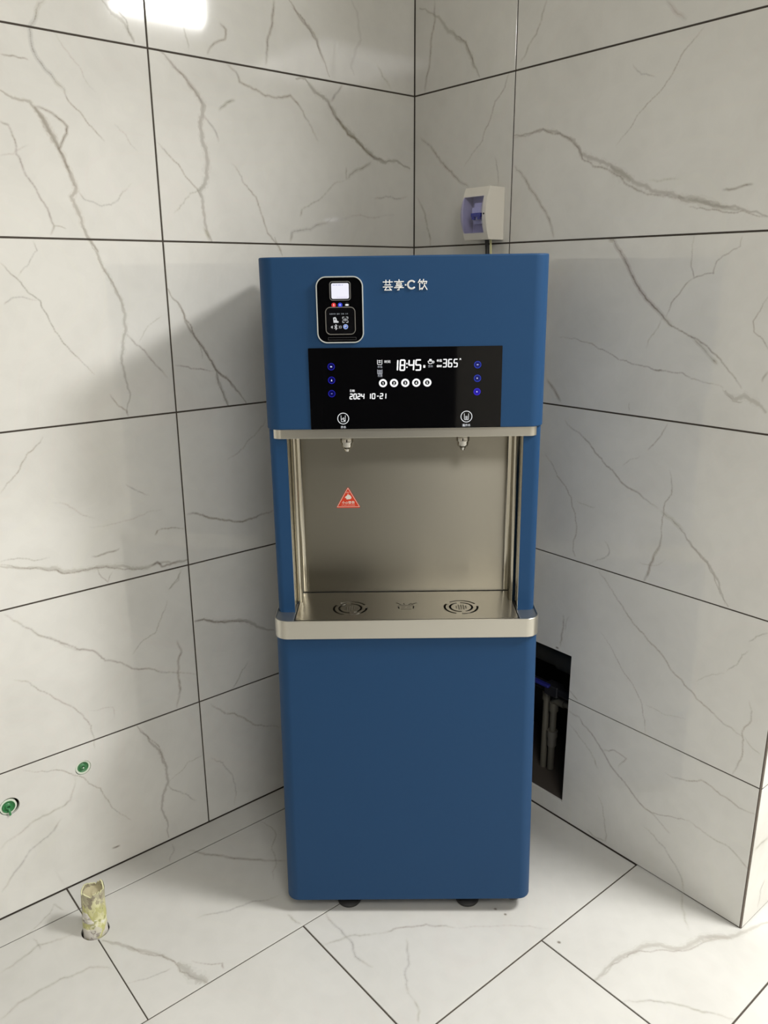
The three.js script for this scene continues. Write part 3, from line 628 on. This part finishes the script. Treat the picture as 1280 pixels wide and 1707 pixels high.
// control panel: black glass with lit display
const GX0 = -0.1955, GX1 = 0.1985, GY0 = 1.2012, GY1 = 1.3678, FRONT = -0.035;
{
  const [c, x] = canvas(1540, 656, '#000000'), W = '#ffffff', DIM = '#b9bcc4';
  x.strokeStyle = W; x.fillStyle = W;
  inkDigit(x, '1', 709, 709, 103, 183, 12);
  inkDigit(x, '8', 730, 765, 103, 183, 12);
  for (const y of [131, 160]) { x.beginPath(); x.arc(783, y, 6.5, 0, 7); x.fill(); }
  inkDigit(x, '4', 799, 837, 103, 183, 12); inkDigit(x, '5', 854, 892, 103, 183, 12);
  inkGlyph(x, 'ri', 921, 155, 20, 4); x.fillRect(913, 151, 16, 12);
  '365'.split('').forEach((d, i) => inkDigit(x, d, 1071 + i * 43, 1097 + i * 43, 102, 161, 9));
  inkGlyph(x, 'tian', 1207, 101, 14, 3);
  for (const [names, cx, cy, size, lw] of [[['shi', 'jian'], 628, 113, 22, 2.6], [['shui', 'wei'], 568, 153, 18, 2.1], [['shui', 'zhi'], 568, 225, 18, 2.1], [['yin', 'shui'], 971, 154, 18, 2], [['shui', 'wei'], 1040, 110, 19, 3.4], [['yu', 'shi'], 1040, 154, 19, 3.4], [['ri', 'qi'], 342, 342, 19, 2.4]]) { x.strokeStyle = lw < 2.3 ? DIM : W; inkRow(x, names, cx, cy, size, lw); }
  x.strokeStyle = x.fillStyle = W;
  const mug = (cx, cy) => { x.lineWidth = 4.2; x.beginPath(); x.moveTo(cx - 18, cy - 18); x.lineTo(cx - 18, cy + 11); x.quadraticCurveTo(cx - 18, cy + 18, cx - 11, cy + 18); x.lineTo(cx + 11, cy + 18); x.quadraticCurveTo(cx + 18, cy + 18, cx + 18, cy + 11); x.lineTo(cx + 18, cy - 18); x.stroke(); };
  mug(567, 117); for (const y of [104, 117]) { x.fillRect(556, y - 2, 22, 4); } x.fillRect(565, 100, 3, 24);
  x.strokeStyle = x.fillStyle = DIM; mug(567, 194); for (const y of [182, 193, 204]) x.fillRect(553, y - 2, 28, 4); x.fillRect(561, 178, 3, 30); x.fillRect(572, 178, 3, 30); x.strokeStyle = x.fillStyle = W;
  x.lineWidth = 5; x.beginPath(); x.moveTo(951, 114); x.quadraticCurveTo(953, 134, 966, 134); x.lineTo(972, 134); x.quadraticCurveTo(986, 134, 987, 114); x.closePath(); x.stroke(); x.beginPath(); x.arc(991, 121, 8, -1.4, 1.6); x.stroke(); x.fillRect(961, 97, 18, 8); x.fillRect(958, 105, 24, 4);
  [591, 679, 769, 857, 945].forEach((cx, i) => { x.lineWidth = 15; x.beginPath(); x.arc(cx, 284, 25.5, 0, 7); x.stroke(); x.font = 'bold 27px sans-serif'; x.textAlign = 'center'; x.textBaseline = 'middle'; x.fillText(String(i + 1), cx, 285); });
  '2024'.split('').forEach((d, i) => inkDigit(x, d, 324 + i * 31, 343 + i * 31, 368, 408, 8));
  inkDigit(x, '1', 488, 488, 368, 408, 8); inkDigit(x, '0', 503, 524, 368, 408, 8); inkDigit(x, '-', 541, 555, 368, 408, 8); inkDigit(x, '2', 566, 587, 368, 408, 8); inkDigit(x, '1', 612, 612, 368, 408, 8);
  const face = faceUV(plate(GX0, GY0, GX1, GY1, 0.001, 0.004, FRONT + 0.0018, 0.0004), GX0, GY0, GX1, GY1);
  const map = canvasMap(c);
  const panel = obj('control_panel', face, std([0.0025, 0.0025, 0.003], 0.04, 0, { emissive: new THREE.Color(1, 1, 1), emissiveMap: map, emissiveIntensity: 1.1 }), dispenser);
  const at = (cx, cy) => [GX0 + cx / 1540 * (GX1 - GX0), GY1 - cy / 656 * (GY1 - GY0)];
  // six blue touch buttons
  const marks = [(q) => { q.fillRect(50, 54, 12, 20); q.fillRect(65, 56, 12, 18); }, (q) => { q.beginPath(); q.moveTo(64, 44); q.lineTo(76, 80); q.lineTo(52, 80); q.fill(); }, (q) => q.fillRect(52, 60, 24, 9),
    (q) => { q.beginPath(); q.moveTo(46, 64); q.lineTo(64, 53); q.lineTo(64, 75); q.fill(); q.fillRect(64, 60, 16, 8); }, (q) => { q.beginPath(); q.arc(60, 63, 10, 0, 7); q.fill(); }, (q) => { q.beginPath(); q.arc(62, 64, 10, 0, 7); q.fill(); }];
  [180, 180, 178, 1345, 1345, 1344].forEach((cx, i) => {
    const cy = [147, 255, 363][i % 3], [bx, by] = at(cx, cy), r = 0.0082;
    const [bc, q] = canvas(128, 128, '#000010');
    q.strokeStyle = i < 3 ? '#2a2ac0' : i === 5 ? '#3a28e8' : '#2746d8'; q.fillStyle = i < 3 ? '#05054a' : i === 5 ? '#18089a' : '#061060';
    q.beginPath(); q.arc(64, 64, 52, 0, 7); q.fill(); q.lineWidth = 7; q.stroke();
    q.fillStyle = i === 2 ? '#9aa2e8' : '#e6ecff'; marks[i](q);
    const g = faceUV(new THREE.CylinderGeometry(r, r, 0.0006, 32).rotateX(Math.PI / 2).translate(bx, by, FRONT + 0.0020), bx - r, by - r, bx + r, by + r);
    obj('touch_button', g, std([0.003, 0.003, 0.004], 0.06, 0, { emissive: new THREE.Color(1, 1, 1), emissiveMap: canvasMap(bc), emissiveIntensity: 1.0 }), panel);
  });
  // two printed tap symbols, their white ink given a glow
  [[264, 567, ['kai', 'shui']], [1262, 564, ['wen', 'kai', 'shui']]].forEach(([cx, cy, names], i) => {
    const [ic, q] = canvas(192, 240, '#000000');
    q.strokeStyle = q.fillStyle = '#f2f4f6'; q.lineWidth = 10; q.beginPath(); q.arc(96, 90, 76, 0, 7); q.stroke();
    q.lineWidth = 7; q.beginPath(); q.moveTo(66, 46); q.lineTo(68, 124); q.quadraticCurveTo(69, 134, 78, 134); q.lineTo(114, 134); q.quadraticCurveTo(123, 134, 124, 124); q.lineTo(126, 46); q.stroke();
    if (i === 0) { q.beginPath(); q.arc(88, 100, 10, 2.4, 6); q.stroke(); q.beginPath(); q.moveTo(94, 112); q.lineTo(112, 86); q.stroke(); q.beginPath(); q.arc(112, 118, 9, 0, 7); q.fill(); q.beginPath(); q.arc(100, 80, 6, 0, 7); q.fill(); }
    else { q.lineWidth = 5; for (let k = 0; k < 5; k++) { q.beginPath(); q.moveTo(80, 86 + k * 9); q.lineTo(112, 86 + k * 9); q.stroke(); } }
    q.strokeStyle = '#d5d8dc'; inkRow(q, names, 96, 210, 34, 5);
    const s = (GX1 - GX0) / 1540, [bx, by] = at(cx, cy), w = 112 * s, h = 140 * s, y1 = by + 52.5 * s;
    obj('tap_symbol', faceUV(plate(bx - w / 2, y1 - h, bx + w / 2, y1, 0.0004, 0.0006, FRONT + 0.0022, 0), bx - w / 2, y1 - h, bx + w / 2, y1), std([0.0025, 0.0025, 0.003], 0.04, 0, { emissive: new THREE.Color(1, 1, 1), emissiveMap: canvasMap(ic), emissiveIntensity: 0.95 }), panel);
  });
}
// card reader
{
  const x0 = -0.1748, x1 = -0.0812, y0 = 1.3776, y1 = 1.5070, z = FRONT;
  const reader = obj('card_reader', plate(x0 + 0.0014, y0 + 0.0014, x1 - 0.0014, y1 - 0.0014, 0.0185, 0.012, z + 0.0055, 0.0008), glassBlack, dispenser);
  const ring = (ax, ay, bx, by, r, t, depth, front, name, m, parent) => { const h = roundedPath(new THREE.Path(), ax + t, ay + t, bx - t, by - t, Math.max(0.0005, r - t)); return obj(name, plate(ax, ay, bx, by, r, depth, front, 0.0002, [h]), m, parent); };
  ring(x0, y0, x1, y1, 0.020, 0.0020, 0.011, z + 0.0065, 'reader_frame', std([0.62, 0.65, 0.63], 0.3, 0.3), reader);
  // lit screen, its two-dimensional code left out
  const [c, q] = canvas(160, 144, '#f4f3ff');
  q.fillStyle = 'rgba(120,120,190,0.55)'; for (const [a, w] of [[14, 20], [40, 16], [62, 26], [96, 10]]) q.fillRect(a, 14, w, 6); q.fillStyle = 'rgba(150,120,190,0.4)'; for (let k = 0; k < 6; k++) q.fillRect(50 + k * 16, 128, 11, 4);
  const S = [-0.1440, 1.4640, -0.1093, 1.4938];
  obj('reader_screen', faceUV(plate(...S, 0.0028, 0.001, z + 0.0062, 0.0002), ...S), std([0.02, 0.02, 0.02], 0.2, 0, { emissive: new THREE.Color(1, 1, 1), emissiveMap: canvasMap(c), emissiveIntensity: 0.95 }), reader);
  ring(-0.1478, 1.4604, -0.1056, 1.4976, 0.006, 0.0014, 0.0016, z + 0.0068, 'screen_bezel', std([0.23, 0.23, 0.23], 0.35, 0.6), reader);
  // three lit keys
  [['#e01818', '#ffd0d0', -0.1400], ['#1626d8', '#c8d4ff', -0.1273], ['#0a0a0c', '#ffffff', -0.1137]].forEach(([ground, ink, cx], i) => {
    const [kc, k] = canvas(96, 96, '#000'), r = 0.0048, cy = 1.4520;
    k.fillStyle = ground; k.beginPath(); k.arc(48, 48, 44, 0, 7); k.fill(); k.lineWidth = 5; k.strokeStyle = i === 2 ? '#3a3a40' : ink + '55'; k.stroke(); k.fillStyle = ink;
    if (i === 0) { k.beginPath(); k.moveTo(48, 18); k.quadraticCurveTo(80, 60, 48, 76); k.quadraticCurveTo(18, 60, 48, 18); k.fill(); k.fillStyle = ground; k.fillRect(42, 44, 12, 22); }
    if (i === 1) { k.fillRect(30, 26, 10, 40); k.fillRect(54, 26, 10, 40); k.fillRect(30, 40, 34, 8); }
    if (i === 2) { k.beginPath(); k.ellipse(48, 48, 36, 17, 0, 0, 7); k.fill(); }
    obj('reader_key', faceUV(new THREE.CylinderGeometry(r, r, 0.0012, 28).rotateX(Math.PI / 2).translate(cx, cy, z + 0.0058), cx - r, cy - r, cx + r, cy + r), std([0.01, 0.01, 0.01], 0.2, 0, { emissive: new THREE.Color(1, 1, 1), emissiveMap: canvasMap(kc), emissiveIntensity: 0.95 }), reader);
  });
  // card field with printed symbols, the print made to glow
  const K = [-0.1555, 1.3965, -0.0995, 1.4462], [pc, p] = canvas(336, 300, '#000');
  p.strokeStyle = p.fillStyle = '#aab0b6'; let px = 46;
  for (const n of ['wei', 'zhi', 'shi', 'jian', null, 'wen', 'yu', null, 'ri', 'qi', null, 'xiao', 'kai']) { if (n) inkGlyph(p, n, px, 68, 15, 2.2); px += n ? 19 : 12; }
  p.fillStyle = p.strokeStyle = '#e8eaec';
  p.beginPath(); p.moveTo(80, 112); p.lineTo(108, 104); p.lineTo(122, 124); p.lineTo(126, 148); p.lineTo(148, 158); p.lineTo(142, 172); p.lineTo(84, 172); p.closePath(); p.fill(); p.fillStyle = '#000'; p.fillRect(92, 124, 16, 16); p.fillStyle = '#e8eaec'; p.fillRect(97, 129, 6, 6);
  p.lineWidth = 6; for (let k = 0; k < 4; k++) { p.save(); p.translate(226, 138); p.rotate(k * Math.PI / 2); p.beginPath(); p.moveTo(-32, -12); p.lineTo(-32, -32); p.lineTo(-12, -32); p.stroke(); p.restore(); }
  p.lineWidth = 4; p.beginPath(); p.ellipse(226, 138, 24, 13, 0, 0, 7); p.stroke(); p.fillRect(214, 134, 24, 7);
  p.lineWidth = 7; p.beginPath(); p.moveTo(94, 208); p.lineTo(126, 238); p.lineTo(110, 254); p.lineTo(110, 192); p.lineTo(126, 208); p.lineTo(94, 238); p.stroke();
  p.lineWidth = 6; for (const [cx, a] of [[82, Math.PI], [138, 0]]) { p.beginPath(); p.arc(cx === 82 ? 88 : 132, 223, 22, a - 0.7, a + 0.7); p.stroke(); } p.beginPath(); p.arc(62, 223, 8, 0, 7); p.stroke(); p.beginPath(); p.arc(150, 223, 24, -0.7, 0.7); p.stroke();
  p.strokeStyle = '#b9d0ff'; p.fillStyle = '#2c62e0'; p.lineWidth = 8; p.beginPath(); p.arc(228, 220, 26, 0, 7); p.fill(); p.stroke(); p.fillStyle = '#eef4ff'; p.beginPath(); p.arc(228, 220, 15, 0, 7); p.fill(); p.fillStyle = '#1c3a90'; p.beginPath(); p.arc(232, 225, 8, 0, 7); p.fill();
  obj('card_field', faceUV(plate(...K, 0.008, 0.0012, z + 0.0064, 0.0002), ...K), std([0.004, 0.004, 0.005], 0.15, 0, { emissive: new THREE.Color(1, 1, 1), emissiveMap: canvasMap(pc), emissiveIntensity: 0.75 }), reader);
  ring(-0.1576, 1.3942, -0.0974, 1.4484, 0.010, 0.0013, 0.0018, z + 0.0070, 'field_frame', std([0.30, 0.29, 0.27], 0.35, 0.7), reader);
  ring(-0.1535, 1.3835, -0.0965, 1.3890, 0.0006, 0.0006, 0.0012, z + 0.0064, 'card_slot', std([0.05, 0.05, 0.055], 0.4, 0.3), reader);
}
// raised lettering
{
  const H = 0.0192, w = 0.0018, d = 0.0026, list = [];
  const stroke = (ax, ay, bx, by, t = w) => { const l = Math.hypot(bx - ax, by - ay); list.push(new RoundedBoxGeometry(l + t, t, d, 1, 0.0004).rotateZ(Math.atan2(by - ay, bx - ax)).translate((ax + bx) / 2, (ay + by) / 2, FRONT + d / 2 - 0.0004)); };
  const put = (name, x0, wide) => { for (const s of strokes(name)) for (let i = 1; i < s.length; i++) stroke(x0 + s[i - 1][0] / 10 * wide, 1.4985 - s[i - 1][1] / 10 * H, x0 + s[i][0] / 10 * wide, 1.4985 - s[i][1] / 10 * H); };
  put('yun', -0.0412, 0.0180); put('xiang', -0.0187, 0.0176); put('yin', 0.0274, 0.0180);
  stroke(0.0030, 1.4886, 0.0034, 1.4886, 0.0026);
  for (let k = 0; k < 14; k++) { const a = 0.85 + k * 0.329, b = a + 0.329, cx = 0.0151, cy = 1.4888, r = 0.0074; stroke(cx + r * Math.cos(a), cy + r * Math.sin(a), cx + r * Math.cos(b), cy + r * Math.sin(b), 0.0031); }
  obj('logo_lettering', list, std([0.93, 0.93, 0.92], 0.35), dispenser);
}
// warning sticker on the back of the alcove
{
  const cx = -0.1298, y0 = 0.9932, y1 = 1.0440, hw = 0.0285, z = -0.1649;
  const s = new THREE.Shape(), r = 0.005;
  s.moveTo(cx - hw + r, y0); s.lineTo(cx + hw - r, y0); s.quadraticCurveTo(cx + hw, y0, cx + hw - r * 0.45, y0 + r * 0.8); s.lineTo(cx + r * 0.5, y1 - r * 0.8); s.quadraticCurveTo(cx, y1, cx - r * 0.5, y1 - r * 0.8); s.lineTo(cx - hw + r * 0.45, y0 + r * 0.8); s.quadraticCurveTo(cx - hw, y0, cx - hw + r, y0);
  const [c, q] = canvas(570, 508, '#e4411e');
  q.strokeStyle = q.fillStyle = '#f6f1ea'; q.lineWidth = 9; q.lineJoin = 'round'; q.beginPath(); q.moveTo(285, 34); q.lineTo(540, 480); q.lineTo(30, 480); q.closePath(); q.stroke();
  q.beginPath(); q.moveTo(222, 240); q.lineTo(262, 205); q.lineTo(300, 190); q.lineTo(330, 205); q.lineTo(356, 240); q.quadraticCurveTo(372, 290, 322, 300); q.lineTo(250, 304); q.lineTo(238, 274); q.lineTo(208, 262); q.closePath(); q.fill();
  q.lineWidth = 12; q.beginPath(); q.moveTo(262, 215); q.lineTo(292, 168); q.stroke(); q.lineWidth = 7; for (const [a, b] of [[262, 118], [285, 108], [308, 118]]) { q.beginPath(); q.moveTo(a, b + 36); q.quadraticCurveTo(a - 10, b + 22, a, b + 12); q.stroke(); }
  inkRow(q, ['xiao', 'xin', 'tang', 'shang'], 285, 378, 66, 9);
  q.font = '26px sans-serif'; q.textAlign = 'center'; q.fillText('BE CAREFUL OF SCALDING', 285, 452);
  obj('warning_sticker', faceUV(new THREE.ExtrudeGeometry(s, { depth: 0.0006, bevelEnabled: false, curveSegments: 8 }).translate(0, 0, z), cx - hw, y0, cx + hw, y1), new THREE.MeshPhysicalMaterial({ map: canvasMap(c), roughness: 0.45 }), dispenser);
}

// ---------------------------------------------------------------- breaker box on the right wall
{
  const box = tag(group('breaker_box'), 'small white breaker box with blue tinted window on right wall above dispenser', 'breaker box');
  box.position.set(0.3045, 1.6595, 0);
  const W = 0.0425, H = 0.0635, white = hex('#ece8de', 0.45), bulge = (y) => 0.055 + 0.014 * (1 - (y / H) ** 2);
  // curved cover pieces: slabs following the bulge
  const sheet = (x0, x1, y0, y1, lift, thick, swell = 0, n = 14) => {
    const s = new THREE.Shape(); const f = (i) => y0 + (y1 - y0) * i / n, more = (i) => lift + swell * (1 - (2 * i / n - 1) ** 2);
    for (let i = 0; i <= n; i++) s[i ? 'lineTo' : 'moveTo'](bulge(f(i)) + more(i), f(i));
    for (let i = n; i >= 0; i--) s.lineTo(bulge(f(i)) + more(i) - thick, f(i));
    s.closePath();
    return new THREE.ExtrudeGeometry(s, { depth: x1 - x0, bevelEnabled: true, bevelSize: 0.0004, bevelThickness: 0.0004, bevelSegments: 1 }).rotateY(-Math.PI / 2).translate(x1, 0, 0);
  };
  const side = (x0, x1) => { const s = new THREE.Shape(); s.moveTo(0.001, -H); for (let i = 0; i <= 16; i++) { const y = -H + 2 * H * i / 16; s.lineTo(bulge(y), y); } s.lineTo(0.001, H); s.closePath(); return new THREE.ExtrudeGeometry(s, { depth: x1 - x0, bevelEnabled: true, bevelSize: 0.0006, bevelThickness: 0.0006, bevelSegments: 2 }).rotateY(-Math.PI / 2).translate(x1, 0, 0); };
  obj('housing', [side(W - 0.004, W), side(-W, -W + 0.003), boxAt(2 * W, 0.003, 0.054, 0, H - 0.0015, 0.028), boxAt(2 * W, 0.003, 0.054, 0, -H + 0.0015, 0.028), boxAt(2 * W, 2 * H, 0.003, 0, 0, 0.0025)], white, box);
  const wy0 = -0.047, wy1 = 0.041, wx0 = -W + 0.004, wx1 = W - 0.0125;
  const cover = obj('cover', [sheet(-W, W, wy1, H, 0, 0.003), sheet(-W, W, -H, wy0, 0, 0.003), sheet(wx1, W, wy0, wy1, 0, 0.003), sheet(-W, wx0, wy0, wy1, 0, 0.003)], white, box);
  obj('cover_screw', cyl(0.0022, 0.0022, 0.002, 0, 0, 0, 12).rotateX(Math.PI / 2).translate(wx1 + 0.006, -0.002, bulge(0) + 0.0002), std([0.02, 0.02, 0.02], 0.5), cover);
  const tint = new THREE.MeshPhysicalMaterial({ color: new THREE.Color().setRGB(0.84, 0.84, 0.985), roughness: 0.06, transmission: 1, thickness: 0, ior: 1.45 });
  obj('window', sheet(wx0 - 0.001, wx1 + 0.0005, wy0, wy1, 0.0012, 0.0012, 0.006), tint, box);
  const inner = obj('mounting_plate', boxAt(2 * W - 0.008, 2 * H - 0.006, 0.002, 0, 0, 0.030), hex('#e4e2e6', 0.6), box);
  const br = obj('breaker', [rbox(0.040, 0.052, 0.018, 0.001, 0.003, 0.001, 0.040), rbox(0.040, 0.030, 0.026, 0.001, 0.003, 0.000, 0.044)], hex('#f0f0f0', 0.5), box);
  obj('toggle', [rbox(0.034, 0.010, 0.012, 0.0015, 0.003, -0.0035, 0.059), rbox(0.008, 0.012, 0.010, 0.0015, -0.007, -0.009, 0.060), rbox(0.008, 0.012, 0.010, 0.0015, 0.013, -0.009, 0.060)], hex('#1d2f9c', 0.4), br);
}
// cables from the box down behind the dispenser
tag(obj('power_cable', tube([[0.3170, 1.602, 0.030], [0.3190, 1.575, 0.030], [0.3240, 1.53, 0.032], [0.335, 1.40, 0.03], [0.345, 1.2, 0.026]], 0.0052), std([0.010, 0.010, 0.011], 0.45)), 'thick black cable running down from breaker box behind the dispenser', 'cable');
tag(obj('power_cable', tube([[0.3262, 1.602, 0.026], [0.3283, 1.575, 0.026], [0.3325, 1.53, 0.028], [0.345, 1.40, 0.026], [0.356, 1.2, 0.022]], 0.0026), hex('#dcd9a6', 0.5)), 'thin pale yellow wire beside black cable below breaker box', 'cable');

// ---------------------------------------------------------------- green-plugged pipe outlets in the left wall
CAPS.forEach(([z, y, R], i) => {
  const t = tag(group('pipe_outlet'), i ? 'green plugged pipe outlet in left wall, right one nearer the dispenser' : 'green plugged pipe outlet in left wall with hanging tab at the photo edge', 'pipe outlet');
  t.position.set(0, y, z); t.rotation.y = Math.PI / 2;
  const r = i ? R * 0.90 : R * 0.80, shift = i ? [0.0004, 0.0006] : [-0.0018, -0.0006];
  const ringShape = new THREE.Shape(); ringShape.absarc(...shift, r, 0, Math.PI * 2, false); const h = new THREE.Path(); h.absarc(...shift, r * 0.80, 0, Math.PI * 2, true); ringShape.holes.push(h);
  obj('pipe_end', new THREE.ExtrudeGeometry(ringShape, { depth: 0.05, bevelEnabled: true, bevelSize: 0.0006, bevelThickness: 0.0006, bevelSegments: 2, curveSegments: 28 }).translate(0, 0, i ? -0.0528 : -0.0535), hex('#dfe8d8', 0.4), t);
  const green = hex(i ? '#4d8a5b' : '#3c8750', 0.35), q = r * 0.80;
  const plug = obj('plug', new THREE.LatheGeometry([[0, -0.004], [q * 0.22, -0.004], [q * 0.24, 0.002], [q * 0.42, 0.002], [q * 0.5, -0.0035], [q * 0.84, -0.0035], [q * 0.9, 0.0005], [q, 0.0005], [q, -0.02], [0, -0.02]].reverse().map((p) => new THREE.Vector2(p[0], p[1])), 32).rotateX(Math.PI / 2).translate(shift[0], shift[1], i ? -0.003 : -0.002), green, t);
  if (!i) obj('tab', [tube([[shift[0], -0.006, -0.002], [shift[0], -0.012, 0.003], [shift[0], -0.0185, 0.004]], 0.0024, 12, 10), new THREE.SphereGeometry(0.0028, 12, 10).translate(shift[0], -0.0185, 0.004)], green, plug);
  else obj('plug_pin', new THREE.SphereGeometry(0.0022, 12, 8).translate(shift[0] , shift[1] - 0.001, 0.000), hex('#cfe6cf', 0.3), plug);
});

// ---------------------------------------------------------------- old pipe stub standing out of the floor
{
  const [c, x] = canvas(512, 512, '#b3ae93');
  const blot = (n, col, y0, y1, s0, s1) => { for (let k = 0; k < n; k++) { x.fillStyle = col; x.beginPath(); const cx = rr(0, 512), cy = rr(y0, y1); for (let a = 0; a < 9; a++) x.lineTo(cx + Math.cos(a * 0.7) * rr(s0, s1), cy + Math.sin(a * 0.7) * rr(s0, s1) * 1.4); x.fill(); } };
  blot(70, 'rgba(200,201,130,0.40)', 110, 390, 15, 60); blot(60, 'rgba(224,222,180,0.5)', 60, 400, 10, 40); blot(70, 'rgba(212,208,202,0.75)', 350, 512, 12, 45); blot(22, 'rgba(126,116,110,0.45)', 350, 500, 6, 26); blot(20, 'rgba(112,100,90,0.45)', 10, 120, 6, 24); blot(40, 'rgba(240,238,226,0.6)', 250, 512, 4, 20); blot(40, 'rgba(80,74,50,0.45)', 0, 512, 1, 6); blot(8, 'rgba(124,126,60,0.5)', 200, 300, 4, 16);
  const stub = tag(group('pipe_stub'), 'short broken pipe stub crusted with yellow filler standing on floor', 'pipe stub');
  stub.position.set(STUB[0], 0, STUB[1]);
  const N = 72, top = [], R = STUB[2], shell = (r, inner) => {
    const pos = [], uv = [], idx = [], rows = 10;
    for (let j = 0; j <= rows; j++) for (let i = 0; i <= N; i++) {
      const a = i / N * Math.PI * 2, f = j / rows, wob = 0.0007 * Math.sin(a * 3 + f * 5) + 0.0005 * Math.sin(a * 7 + f * 11 + 1) - 0.0022 * f;
      pos.push((r + wob) * Math.sin(a) - 0.004 * f, (inner ? 0.04 + f * (top[i % N] - 0.04) : -0.03 + f * (0.03 + top[i % N])), (r + wob) * Math.cos(a) - 0.006 * f); uv.push(i / N, f);
    }
    for (let j = 0; j < rows; j++) for (let i = 0; i < N; i++) { const a = j * (N + 1) + i, b = a + N + 1; idx.push(...(inner ? [a, b, a + 1, b, b + 1, a + 1] : [a, a + 1, b, b, a + 1, b + 1])); }
    const g = new THREE.BufferGeometry(); g.setAttribute('position', new THREE.Float32BufferAttribute(pos, 3)); g.setAttribute('uv', new THREE.Float32BufferAttribute(uv, 2)); g.setIndex(idx); g.computeVertexNormals(); return g;
  };
  for (let i = 0; i < N; i++) top.push(0.112 + 0.003 * Math.sin(i * 0.35) + rr(-0.0016, 0.0016) + (i % 23 === 0 ? -0.004 : 0) + (Math.abs(i - 16) < 3 ? 0.006 : 0) + (Math.abs(i - 38) < 3 ? 0.006 : 0));
  const rim = []; const ip = [];
  for (let i = 0; i <= N; i++) { const a = i / N * Math.PI * 2, y = top[i % N]; for (const r of [R - 0.0025, R - 0.0055]) { ip.push(r * Math.sin(a) - 0.004, y, r * Math.cos(a) - 0.006); } if (i < N) rim.push(2 * i, 2 * i + 2, 2 * i + 1, 2 * i + 1, 2 * i + 2, 2 * i + 3); }
  const rg = new THREE.BufferGeometry(); rg.setAttribute('position', new THREE.Float32BufferAttribute(ip, 3)); rg.setAttribute('uv', new THREE.Float32BufferAttribute(new Float32Array(ip.length / 3 * 2), 2)); rg.setIndex(rim); rg.computeVertexNormals();
  const crust = new THREE.MeshPhysicalMaterial({ map: canvasMap(c), roughness: 0.7, bumpMap: canvasMap(c), bumpScale: 0.0012 });
  obj('pipe_wall', [shell(R, false), shell(R - 0.003, true)], crust, stub);
  obj('broken_rim', rg, hex('#d9d8ad', 0.6), stub);
  // torn filler film across the mouth, sagging a little
  const fp = [], fi = [], rings = 8;
  for (let j = 0; j <= rings; j++) for (let i = 0; i < N; i++) { const a = i / N * Math.PI * 2, f = j / rings, r = (R - 0.0052) * f; fp.push(r * Math.sin(a) - 0.004, 0.092 + 0.012 * f * f + 0.0012 * Math.sin(a * 4 + f * 6), r * Math.cos(a) - 0.006); }
  for (let j = 0; j < rings; j++) for (let i = 0; i < N; i++) { const k = (i + 1) % N, a = j * N + i, b = j * N + k; fi.push(a, a + N, b, b, a + N, b + N); }
  const fg = new THREE.BufferGeometry(); fg.setAttribute('position', new THREE.Float32BufferAttribute(fp, 3)); fg.setIndex(fi); fg.computeVertexNormals();
  obj('mouth_filler', fg, hex('#b5ad8e', 0.8, 0, { side: THREE.DoubleSide }), stub);
  obj('hole_sleeve', new THREE.CylinderGeometry(R + 0.0048, R + 0.0048, 0.02, 40, 1, true).translate(0, -0.016, 0), hex('#2a2018', 0.95, 0, { side: THREE.DoubleSide }), stub);
}

// ---------------------------------------------------------------- pipes inside the niche
{
  const pvc = hex('#706c60', 0.5), up = tag(group('water_pipe'), 'pale vertical water pipe inside wall niche, left one beside the dispenser', 'pipe');
  obj('pipe', cyl(0.010, 0.010, 0.26, 0.494, 0.185, -0.10, 20), pvc, up);
  obj('coupling', [cyl(0.0135, 0.0135, 0.03, 0.494, 0.300, -0.10, 20)], pvc, up);
  const el = tag(group('water_pipe'), 'pale elbow water pipe inside wall niche with union fitting below', 'pipe');
  obj('pipe', [cyl(0.010, 0.010, 0.20, 0.522, 0.160, -0.10, 20), tube([[0.522, 0.26, -0.10], [0.522, 0.285, -0.10], [0.530, 0.295, -0.10], [0.56, 0.297, -0.10], [0.645, 0.297, -0.10]], 0.010, 30)], pvc, el);
  obj('elbow', [cyl(0.014, 0.014, 0.028, 0.522, 0.272, -0.10, 20), cyl(0.014, 0.014, 0.028, 0, 0, 0, 20).rotateZ(Math.PI / 2).translate(0.548, 0.297, -0.10)], pvc, el);
  obj('union_nut', [new THREE.CylinderGeometry(0.0165, 0.0165, 0.022, 8).translate(0.522, 0.180, -0.10), cyl(0.0135, 0.0135, 0.03, 0.522, 0.155, -0.10, 20)], hex('#77736a', 0.4), el);
  const valve = tag(group('valve'), 'dark valve with blue lever across the wall niche', 'valve');
  obj('valve_body', [cyl(0.014, 0.014, 0.30, 0, 0, 0, 20).rotateZ(Math.PI / 2).translate(0.496, 0.338, -0.085), rbox(0.05, 0.036, 0.036, 0.006, 0.53, 0.338, -0.085)], std([0.02, 0.02, 0.025], 0.4), valve);
  obj('lever', rbox(0.062, 0.010, 0.016, 0.004, 0.497, 0.352, -0.066), hex('#2c2f86', 0.35), valve);
  const drain = tag(group('drain_pipe'), 'thick grey drain pipe at top of wall niche', 'pipe');
  obj('pipe', cyl(0.030, 0.030, 0.343, 0, 0, 0, 28).rotateZ(Math.PI / 2).translate(0.4728, 0.395, -0.17), hex('#6e6c66', 0.6), drain);
  obj('socket', cyl(0.036, 0.036, 0.06, 0, 0, 0, 28).rotateZ(Math.PI / 2).translate(0.52, 0.395, -0.17), hex('#6e6c66', 0.6), drain);
}

renderer.render(scene, camera);
